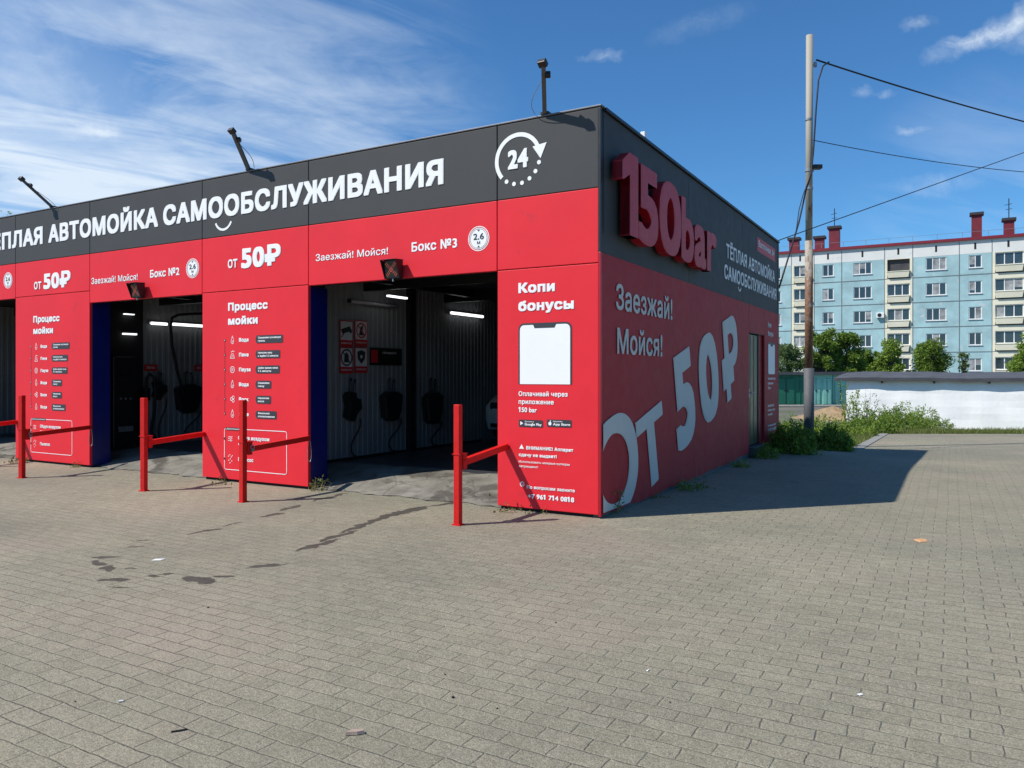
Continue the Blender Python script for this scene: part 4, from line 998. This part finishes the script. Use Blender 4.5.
# ================================================================== WHITE GARAGE SHED
SX, SY = 15.75, 36.3; sdir = Vector((7.3, -3.9, 0)).normalized(); srz = math.atan2(sdir.y, sdir.x)
gz = gh(SX, SY)
sh = thing('garage_row', 'long low whitewashed garage with a dark sagging bitumen roof', 'garage', (SX, SY, gz), srz)
LEN = 26; eh = 1.30-gz
mb = MB(); nx = 110; nz = 8
def wv(x, z): return .018*math.sin(x*1.7+z*2)+.012*math.sin(x*4.3)+.008*math.sin(z*7+x)
vs = [(LEN*i/nx, wv(LEN*i/nx, j/nz*eh), -.25+(eh+.28)*j/nz) for j in range(nz+1) for i in range(nx+1)]
mb.raw(vs, [(j*(nx+1)+i, j*(nx+1)+i+1, (j+1)*(nx+1)+i+1, (j+1)*(nx+1)+i) for j in range(nz) for i in range(nx)])
mb.box(.0, LEN, .06, 6, -.3, eh); mb.build('wall', WALLW, sh)
mb = MB(); vs = []; nx = 60
for i in range(nx+1):
    x = -.5+(LEN+1)*i/nx; w = .03*math.sin(x*.9)+.02*math.sin(x*2.3)+.012*math.sin(x*6)
    e = eh+.02+w*.5
    vs += [(x, -.26, e), (x, -.28, e+.15), (x+.0, 2.5, e+.32+w), (x, 6.3, eh+.46+w), (x, 6.3, eh+.1)]
n = 5; mb.raw(vs, [(i*n+k, (i+1)*n+k, (i+1)*n+(k+1) % n, i*n+(k+1) % n) for i in range(nx) for k in range(n)]+[tuple(range(5)), tuple(range(len(vs)-5, len(vs)))])
mb.build('roof', BITU, sh)
for k in range(12): MB().box(1.5+k*2.1, 1.58+k*2.1, -.2, -.02, eh-.08, eh+.01).build('rafter_end', BARK, sh)
# GREEN GARAGES
def garage(x0, x1, Y, m, label, doors):
    z = gh((x0+x1)/2, Y)-.1; t = thing('metal_garage', label, 'garage', (x0, Y, z), 0, 'green metal garages'); w = x1-x0; h = 2.1
    mb = MB(); mb.box(0, w, 0, 5.5, 0, h); q = 0
    while q < w: mb.box(q, q+.04, -.03, 0, .05, h-.05); q += .6 if doors == 0 else 99
    mb.build('wall', m, t)
    MB().box(-.15, w+.15, -.3, 5.7, h+.002, h+.2).build('roof', BITU, t)
    for d in range(max(doors, 1)):
        a = w*(.08+d*.5) if doors else w*.3
        dm = MB(); dm.box(a, a+w*.36/(1), -.05, -.005, .12, h-.25); dd = dm.build('door', m, t, bevel=.01)
        jm = MB(); jm.box(a+w*.17, a+w*.185, -.06, -.051, .12, h-.25); jm.box(a+w*.14, a+w*.22, -.08, -.051, 1.0, 1.08); jm.build('hinge_strip', TRIM, dd)
def gx(u, Y): return (u-CU)/F*Y
garage(gx(764, 52), gx(809.5, 52), 52, GRDK, 'dark green metal garage left of the steel pole', 0)
garage(gx(810, 52), gx(832, 52), 52, GRMT, 'mint green metal garage with a hinged door right of the pole', 2)
garage(gx(832.4, 52.3), gx(862, 52.3), 52.3, GRMT, 'mint green metal garage partly behind the white shed', 1)
m = MB(); cx, cy = gx(833, 40), 40; vs = [(cx, cy, gh(cx, cy)+.62)]; rr = random.Random(5); rings = 7; ns = 26
for k in range(1, rings+1):
    for q in range(ns):
        a = 2*math.pi*q/ns; r = 2.1*k/rings*(1+.12*math.sin(3*a+1)+.06*rr.uniform(-1, 1)); x, y = cx+r*math.cos(a), cy+r*math.sin(a)*.8
        vs.append((x, y, gh(x, y)-.06+.66*max(0, (1-k/rings))**1.1+.05*rr.uniform(-1, 1)*(1-k/rings)))
fs = [(0, 1+q, 1+(q+1) % ns) for q in range(ns)]+[(1+(k-1)*ns+q, 1+k*ns+q, 1+k*ns+(q+1) % ns, 1+(k-1)*ns+(q+1) % ns) for k in range(1, rings) for q in range(ns)]
m.raw(vs, fs); tag(m.build('sand_pile', SAND, smooth=True), 'low heap of brown sand in front of the mint garages', 'sand pile')
m = MB(); m.box(gx(770, 51), gx(850, 51), 49.6, 51.4, gh(20, 50)-.2, gh(20, 50)+.05); tag(m.build('path', KERB), kind='structure')
# ================================================================== PLANTS
def leaves(mb, pts, size, rnd, aspect=.5, up_bias=.3):
    for p in pts:
        s = size*rnd.uniform(.6, 1.3)
        d = Vector((rnd.gauss(0, 1), rnd.gauss(0, 1), rnd.gauss(up_bias, .8))).normalized(); n = Vector((rnd.gauss(0, 1), rnd.gauss(0, 1), rnd.gauss(.6, 1)))
        w = d.cross(n); 
        if w.length < .01: continue
        w = w.normalized()*s*aspect*.5; p = Vector(p); c = d.cross(w).normalized()*s*.12
        mb.raw([p, p+d*s*.5+w+c, p+d*s, p+d*s*.5-w+c], [(0, 1, 2, 3)])
def tree(name, x, y, h, rad, nblob, nleaf, lsize, lm, label, cat='tree', seed=1, base=.15, squash=1.0, group='trees before the apartment block', cone=0.):
    rnd = random.Random(seed); z = gh(x, y)-.06
    t = thing(name, label, cat, (x, y, z), 0, group)
    tr = MB(); blobs = []
    top = h*.75
    tr.tube([(0, 0, 0), (.03*h*.3, .02, h*.3), (0, .03, h*.6), (.02, 0, h*.9)], [.035*h*.5, .028*h*.5, .016*h*.5, .006*h*.5], 7)
    for k in range(nblob):
        a = rnd.uniform(0, 2*math.pi); zz = rnd.uniform(base, .93); q = math.sqrt(rnd.random())
        prof = (1-cone*zz)*math.sqrt(max(.08, 1-((zz-.45)/.6)**2))
        r = rad*q*prof*.85; c = Vector((r*math.cos(a), r*math.sin(a)*squash, zz*h)); br = rad*rnd.uniform(.20, .36)
        blobs.append((c, br)); s = Vector((0, 0, max(.1, c.z*rnd.uniform(.35, .7))))
        tr.tube([s, s.lerp(c, .5)+Vector((0, 0, .05*h)), c], [.010*h, .007*h, .003*h], 5)
    tr.build('trunk', BARK, t)
    lf = MB(); pts = []
    for k in range(nleaf):
        c, br = rnd.choice(blobs); d = Vector((rnd.gauss(0, 1), rnd.gauss(0, 1), rnd.gauss(0, 1))).normalized(); p = c+d*br*(rnd.random()**.45)*Vector((1, 1, .85)).length/1.6
        if p.z > .03: pts.append(p)
    leaves(lf, pts, lsize, rnd)
    lf.build('crown', lm, t); return t
def at(u, Y): return ((u-CU)/F*Y, Y)
# behind the garages, before the flats: tops measured on the photo
for i, (u, Y, vt, wu, nl, lm, lab, cone) in enumerate((
    (790, 60, 343, 17, 5000, LEAF3, 'pale green tree half hidden by the rear corner of the car wash', 0),
    (822, 60, 327, 17, 8000, LEAF1, 'tall dense green tree directly behind the steel pole', 0),
    (848, 60, 331, 17, 8000, LEAF1, 'broad dense green tree right of the pole, above the mint garages', 0),
    (868, 63, 348, 12, 4000, LEAF1, 'lower bushy green tree filling the gap above the shed roof end', 0),
    (889, 62, 336, 17, 7000, LEAF2, 'pointed bright green tree in front of the middle balcony column', .35),
    (932, 62, 341, 25, 9000, LEAF1, 'broad conical olive green tree below the three-pane windows', .45),
    (964, 62, 349, 7, 600, LEAF3, 'thin sparse sapling above the shed roof', .2),
    (1027, 58, 330, 17, 4500, LEAF2, 'green tree cut by the right edge of the view', 0))):
    x, y = at(u, Y); z = gh(x, y); h = CH+(CV-vt)*Y/F-z
    tree('tree', x, y, h, wu*Y/F*1.12, 44, int(nl*1.9), .20, lm, lab, seed=20+i, cone=cone, base=.03, squash=.7)
x, y = at(46, 30); tree('tree', x, y, 8.3, 1.6, 16, 1500, .16, LEAF2, 'leafy treetop peeping over the roof by the left floodlight', seed=50, group='trees behind the car wash')
x, y = at(-2, 30); tree('tree', x, y, 8.4, 1.6, 16, 1500, .16, LEAF2, 'leafy treetop peeping over the roof at the left edge', seed=51, group='trees behind the car wash')
# weeds
def weed(x, y, r, h, ns, nl, ls, lm, label, seed, group='wild weeds beside the paving', dense=1.0, cat='weed'):
    rnd = random.Random(seed); z = gh(x, y)-.06; t = thing('weed_clump', label, cat, (x, y, z), 0, group)
    st = MB(); lf = MB(); pts = []
    for k in range(ns):
        a = rnd.uniform(0, 6.283); q = math.sqrt(rnd.random())*r; b = Vector((q*math.cos(a), q*math.sin(a), 0)); hh = h*rnd.uniform(.45, 1)*(1-.5*(q/r)**2)
        lean = Vector((rnd.gauss(0, .18), rnd.gauss(0, .18), 1)); tip = b+lean*hh; mid = b.lerp(tip, .5)+Vector((rnd.gauss(0, .04), rnd.gauss(0, .04), .05))
        st.tube([b, mid, tip], [.006+.004*h, .004+.002*h, .002], 4, cap=False)
        for j in range(int(nl/ns)):
            s = rnd.random()**.8; p = (b.lerp(mid, s*2) if s < .5 else mid.lerp(tip, s*2-1)); sp = .10*(1.15-s)*dense*max(h, .5)
            pts.append(p+Vector((rnd.gauss(0, sp), rnd.gauss(0, sp), rnd.gauss(0, .03))))
    leaves(lf, [p for p in pts if p.z > .0], ls, rnd, aspect=.42, up_bias=.5)
    st.build('stem', DRYL if lm is GRASSM else BARK if h > 1.4 else LEAF1, t); lf.build('foliage', lm, t); return t
def wat(u, v):  # ground position seen at a photo point
    Y = 15.
    for _ in range(40):
        X = (u-CU)/F*Y; Y = F*(CH-gh(X, Y))/(v-CV)
    return (u-CU)/F*Y, Y
WD = [ (792, 453, .42, .80, 55, 3400, .085, LEAF1, 'dense dark weeds at the foot of the rear wall corner'),
 (829, 450, .48, .72, 60, 3800, .085, LEAF1, 'round shaded weed clump just right of the pole base'),
 (813, 444, .25, .30, 30, 700, .08, LEAF1, 'low weeds at the foot of the pole'),
 (843, 446, .35, .40, 40, 1500, .07, LEAF2, 'low bright weed clump at the corner of the kerb'),
 (797, 438, .6, 1.0, 50, 2600, .09, LEAF2, 'sunlit weeds behind the pole on the left'),
 (826, 436, .7, .85, 50, 2600, .09, LEAF2, 'sunlit weeds behind the pole on the right'),
 (850, 436, .9, .60, 50, 2400, .08, LEAF2, 'low yellowish weeds beside the kerb before the shed corner'),
 (866, 433, 1.0, .85, 60, 3200, .10, LEAF1, 'green weed clump before the left end of the white shed'),
 (884, 431, 1.1, 1.15, 60, 3400, .10, LEAF1, 'tall leafy weeds in the middle of the shed wall plants'),
 (902, 430, 1.0, 1.35, 55, 2600, .10, LEAF2, 'feathery tall weeds against the white shed'),
 (920, 429, .9, 1.2, 40, 1500, .09, LEAF2, 'thin feathery weeds against the white shed, second from the right'),
 (934, 428.5, .7, .70, 35, 1500, .08, LEAF1, 'last green weed clump at the right of the plants by the shed')]
for i, (u, v, r, h, ns, nl, ls, lm, lab) in enumerate(WD):
    x, y = wat(u, v); weed(x, y, r, h, ns, nl, ls, lm, lab, 100+i)
x, y = wat(857, 429); weed(x, y, .7, 2.5, 16, 800, .12, LEAF2, 'tall spindly sapling rising before the left end of the white shed', 131, cat='sapling', dense=.7)
x, y = wat(872, 428.5); weed(x, y, .5, 2.3, 7, 110, .10, LEAF3, 'tall nearly bare sapling with dark twigs against the white shed', 132, cat='sapling', dense=.7)
TF = [(614, 512, .10, .36, 8, 70, .06, 'small weed at the lower right corner of the banner'), (690, 488, .25, .22, 20, 200, .05, 'low weeds under the middle of the side banner'), (660, 497, .12, .10, 10, 60, .04, 'tiny weeds under the side banner'),
      (738, 466, .18, .2, 16, 160, .05, 'small weeds left of the rear door step'), (766, 457, .25, .4, 26, 500, .06, 'leafy weeds growing right of the rear door step'), (318, 489, .12, .28, 22, 60, .07, 'upright grass tuft at the blue pillar base of the nearest bay'),
      (535, 513, .12, .09, 10, 40, .04, 'little dry grass at the foot of the corner panel'), (512, 510.5, .16, .13, 14, 50, .05, 'dry yellow grass at the left foot of the corner panel'), (222, 483.5, .14, .12, 12, 50, .05, 'dry grass at the foot of the middle pillar'),
      (76, 466, .12, .12, 12, 40, .05, 'small grass at the foot of the left pillar'), (18, 462.5, .14, .25, 14, 60, .05, 'grass at the left edge of the left pillar'), (497, 500, .08, .16, 8, 40, .05, 'small yellow weed by the left edge of the corner panel')]
for i, (u, v, r, h, ns, nl, ls, lab) in enumerate(TF):
    x, y = wat(u, v+1.0); weed(x, y, r, h, ns, nl, ls, GRASSM if nl < 100 else LEAF1, lab, 200+i, group='small weeds along the building foot')
# grass verge: uncountable
rnd = random.Random(9); mb = MB()
def blade(x, y, h):
    z = gh(x, y)-.05; a = rnd.uniform(0, 6.283); w = .012*max(1, h*4); dx, dy = math.cos(a)*w, math.sin(a)*w; lx, ly = rnd.gauss(0, .3)*h, rnd.gauss(0, .3)*h
    mb.raw([(x-dx, y-dy, z), (x+dx, y+dy, z), (x+lx, y+ly, z+h)], [(0, 1, 2)])
for k in range(30000):
    y = rnd.uniform(17, 34); bxx = border_x(y)
    if rnd.random() < .6:
        x = rnd.uniform(12.0, 30); y = 28.15+abs(rnd.gauss(0, 1.5))
        if y > SY+(x-SX)*sdir.y/sdir.x-.1 and x > 15: continue
        blade(x, y, rnd.uniform(.08, .26))
    else:
        x = bxx-abs(rnd.gauss(0, 1.3))-.02; blade(x, y, rnd.uniform(.06, .24))
tag(mb.build('grass', GRASSM), 'short green verge grass between the paving edge and the sheds', 'grass', kind='stuff')
# ================================================================== LITTER
def bit(name, u, v, pts, hgt, mt, rz, label, cat, group=None):
    x, y = wat(u, v); n = len(pts); m = MB(); m.raw([(a, b, .002) for a, b in pts]+[(a*.85, b*.85, hgt) for a, b in pts], [tuple(range(n)), tuple(range(2*n-1, n-1, -1))]+[(i, (i+1) % n, (i+1) % n+n, i+n) for i in range(n)])
    o = m.build(name, mt, loc=(x, y, gh(x, y)+.001), rz=rz); tag(o, label, cat, group)
bit('stone_shard', 355, 734, [(-.045, -.012), (.01, -.018), (.045, -.01), (.04, .012), (-.02, .016)], .016, BRICKY, .2, 'flat pinkish stone shard on the paving at the bottom centre', 'stone')
bit('bark_strip', 179.5, 731.5, [(-.035, -.012), (0, -.004), (.03, .008), (.032, .016), (0, .006), (-.036, -.004)], .006, BLACKM, .1, 'curved dark strip lying on the paving at the bottom left', 'litter')
bit('wrapper', 921, 541, [(-.07, -.05), (.02, -.06), (.08, .0), (.05, .06), (-.04, .05)], .012, OBIT, .4, 'small orange wrapper on the paving at the right', 'litter')
bit('paper_scrap', 158, 560, [(-.05, -.02), (.03, -.03), (.06, .02), (-.03, .03)], .006, WBIT, .2, 'white paper scrap beside the wet stains', 'litter')
bit('paper_scrap', 860, 695, [(-.014, -.008), (.014, -.01), (.016, .008), (-.01, .01)], .004, WBIT, .5, 'tiny white scrap at the lower right of the paving', 'litter')
bit('paper_scrap', 648, 671, [(-.012, -.004), (.018, -.0), (.016, .006), (-.01, .006)], .004, WBIT, .9, 'tiny white scrap in the lower middle of the paving', 'litter')
bit('cigarette_butt', 121, 702, [(-.012, -.005), (.012, -.005), (.012, .005), (-.012, .005)], .007, WBIT, .3, 'white cigarette end on the paving at the lower left', 'litter')
bit('bottle_cap', 442, 461, [(.02*math.cos(q), .02*math.sin(q)) for q in [k*.628 for k in range(10)]], .012, WBIT, 0, 'pale scrap on the concrete ramp of the nearest bay', 'litter')
rnd = random.Random(4)
PB = [(75, 702), (453, 698), (556, 623), (445, 675), (497, 709), (208, 608), (670, 703)]
for i, (u, v) in enumerate(PB):
    s = rnd.uniform(.004, .008); bit('pebble', u, v, [(s*math.cos(q)*rnd.uniform(.7, 1.2), s*math.sin(q)*rnd.uniform(.7, 1.2)) for q in [k*.9 for k in range(7)]], s*.9, BLACKM, 0, 'tiny dark pebble lying loose on the paving', 'pebble', 'dark pebbles on the paving')
# ================================================================== SKY, SUN, CAMERA
sd = Vector((-3.825, -1.14, 4.61)).normalized(); el = math.asin(sd.z); az = math.atan2(sd.x, sd.y)
w = bpy.data.worlds.new('World'); S.world = w; w.use_nodes = True
class WT(NT):
    def __init__(s, w): s.t = w.node_tree; s.n = s.t.nodes
t = WT(w); bg = t.n['Background']
sky = t.add('ShaderNodeTexSky', sky_type='NISHITA'); sky.sun_disc = False; sky.sun_elevation = el; sky.sun_rotation = az % (2*math.pi); sky.altitude = 200; sky.air_density = 1.0; sky.dust_density = .3; sky.ozone_density = 2.2
tc = t.add('ShaderNodeTexCoord'); nv = t.add('ShaderNodeVectorMath', operation='NORMALIZE'); t.l(tc.outputs['Generated'], nv.inputs[0])
sp = t.add('ShaderNodeSeparateXYZ'); t.l(nv.outputs[0], sp.inputs[0])
zz = t.math('ADD', t.math('MAXIMUM', sp.outputs[2], 0), .10)
cb = t.add('ShaderNodeCombineXYZ'); t.l(t.math('DIVIDE', sp.outputs[0], zz), cb.inputs[0]); t.l(t.math('DIVIDE', sp.outputs[1], zz), cb.inputs[1])
def cmap(rot, sc):
    m = t.add('ShaderNodeMapping'); m.inputs['Rotation'].default_value = (0, 0, R(-rot)); t.l(cb.outputs[0], m.inputs['Vector'])
    k = t.add('ShaderNodeMapping'); k.inputs['Scale'].default_value = sc; t.l(m.outputs[0], k.inputs['Vector']); return k.outputs[0]
def dirpt(u, v): return Vector(((u-CU)/F, 1, (CV-v)/F)).normalized()
def blob(u, v, r0, r1):
    d = dirpt(u, v); q = t.add('ShaderNodeVectorMath', operation='DOT_PRODUCT'); t.l(nv.outputs[0], q.inputs[0]); q.inputs[1].default_value = d
    mr = t.add('ShaderNodeMapRange', interpolation_type='SMOOTHSTEP'); t.l(q.outputs['Value'], mr.inputs[0]); mr.inputs[1].default_value = math.cos(R(r1)); mr.inputs[2].default_value = math.cos(R(r0)); return mr.outputs[0]
n1 = t.noise(cmap(33, (.6, 1.9, 1)), 1.3, 10, .60, 1.1)
n2 = t.noise(cmap(20, (1.2, 1.2, 1)), 1.1, 7, .6, .4)
st = t.ramp(n1, [(.42, BLK), (.70, WHT)])
pf = t.ramp(n2, [(.46, BLK), (.70, WHT)])
left = t.math('MAXIMUM', blob(60, 170, 5, 24), t.math('MULTIPLY', blob(300, 150, 2, 16), .8), clamp=True)
left = t.math('MAXIMUM', left, t.math('MULTIPLY', blob(-150, 250, 10, 35), 1.0), clamp=True)
yp = t.math('MAXIMUM', sp.outputs[1], .01); fwd = t.math('GREATER_THAN', sp.outputs[1], .02)
cw2 = t.add('ShaderNodeCombineXYZ'); t.l(t.math('DIVIDE', sp.outputs[0], yp), cw2.inputs[0]); t.l(t.math('DIVIDE', sp.outputs[2], yp), cw2.inputs[1])
wn = t.add('ShaderNodeTexNoise'); wn.inputs['Scale'].default_value = 14; wn.inputs['Detail'].default_value = 8; wn.inputs['Roughness'].default_value = .65; t.l(cw2.outputs[0], wn.inputs['Vector'])
wa = t.add('ShaderNodeVectorMath', operation='MULTIPLY_ADD'); t.l(wn.outputs['Color'], wa.inputs[0]); wa.inputs[1].default_value = (.07, .05, 0); t.l(cw2.outputs[0], wa.inputs[2])
def streak(u, v, hx, hy, ang):
    mp = t.add('ShaderNodeMapping', vector_type='TEXTURE'); mp.inputs['Location'].default_value = ((u-CU)/F+.035, (CV-v)/F+.025, 0); mp.inputs['Rotation'].default_value = (0, 0, R(ang)); mp.inputs['Scale'].default_value = (hx/F, hy/F, 1)
    t.l(wa.outputs[0], mp.inputs['Vector']); ln = t.add('ShaderNodeVectorMath', operation='LENGTH'); t.l(mp.outputs[0], ln.inputs[0])
    return t.math('MULTIPLY', t.ramp(ln.outputs['Value'], [(0, WHT), (1, BLK)]), fwd)
tex = t.ramp(t.noise(wa.outputs[0], 30, 8, .7, .5), [(.35, lin(.25,.25,.25)), (.65, WHT)])
sk = t.math('MAXIMUM', streak(985, 36, 75, 13, 22), t.math('MAXIMUM', streak(1015, 22, 50, 20, 25), streak(1060, 10, 80, 30, 25)))
sk = t.math('MULTIPLY', t.math('MULTIPLY', sk, tex), .95)
for q in ((603, 57, 26, 7, 8, .5), (862, 90, 14, 6, 0, .4), (886, 92, 14, 6, 0, .4), (912, 129, 18, 6, 5, .4), (922, 26, 20, 9, 20, .4), (940, 185, 60, 14, 3, .3), (700, 25, 60, 14, 15, .15), (95, 132, 30, 9, -3, .5)):
    sk = t.math('MAXIMUM', sk, t.math('MULTIPLY', t.math('MULTIPLY', streak(*q[:5]), tex), q[5]))
right = t.math('MAXIMUM', 0.0, t.math('MULTIPLY', blob(975, 190, 1, 8), .22))
c1 = t.math('MULTIPLY', t.math('MULTIPLY_ADD', st, .75, t.math('MULTIPLY', pf, .5), clamp=True), left, clamp=True)
low = t.math('MULTIPLY', blob(20, 200, 2, 14), .30)
c2 = t.math('MULTIPLY', st, right)
c3 = sk
cl = t.math('ADD', t.math('ADD', c1, low, clamp=True), t.math('ADD', c2, c3), clamp=True)
skyc = t.mix(1, sky.outputs[0], lin(.42, .80, 1.10), 'MULTIPLY')
mx = t.mix(t.math('MULTIPLY', cl, .85), skyc, lin(6.6, 7.4, 8.2))
t.l(mx, bg.inputs[0]); bg.inputs[1].default_value = .10
sl = bpy.data.lights.new('sun', 'SUN'); sl.energy = 4.2; sl.angle = R(.53); sl.color = (1, .95, .88)
so = bpy.data.objects.new('sun', sl); COL.objects.link(so); so.rotation_euler = sd.to_track_quat('Z', 'Y').to_euler()
cam = bpy.data.cameras.new('camera'); co = bpy.data.objects.new('camera', cam); COL.objects.link(co); S.camera = co
co.location = (0, 0, CH); co.rotation_euler = (R(90), 0, 0); cam.sensor_width = 36; cam.lens = 36*F/1024; cam.shift_y = -9/1024; cam.clip_end = 5000; cam.clip_start = .05
S.view_settings.view_transform = 'Standard'; S.view_settings.look = 'None'; S.view_settings.exposure = 0.33; S.view_settings.gamma = 1
S.render.engine = 'CYCLES'; S.cycles.max_bounces = 8; S.cycles.use_denoising = True
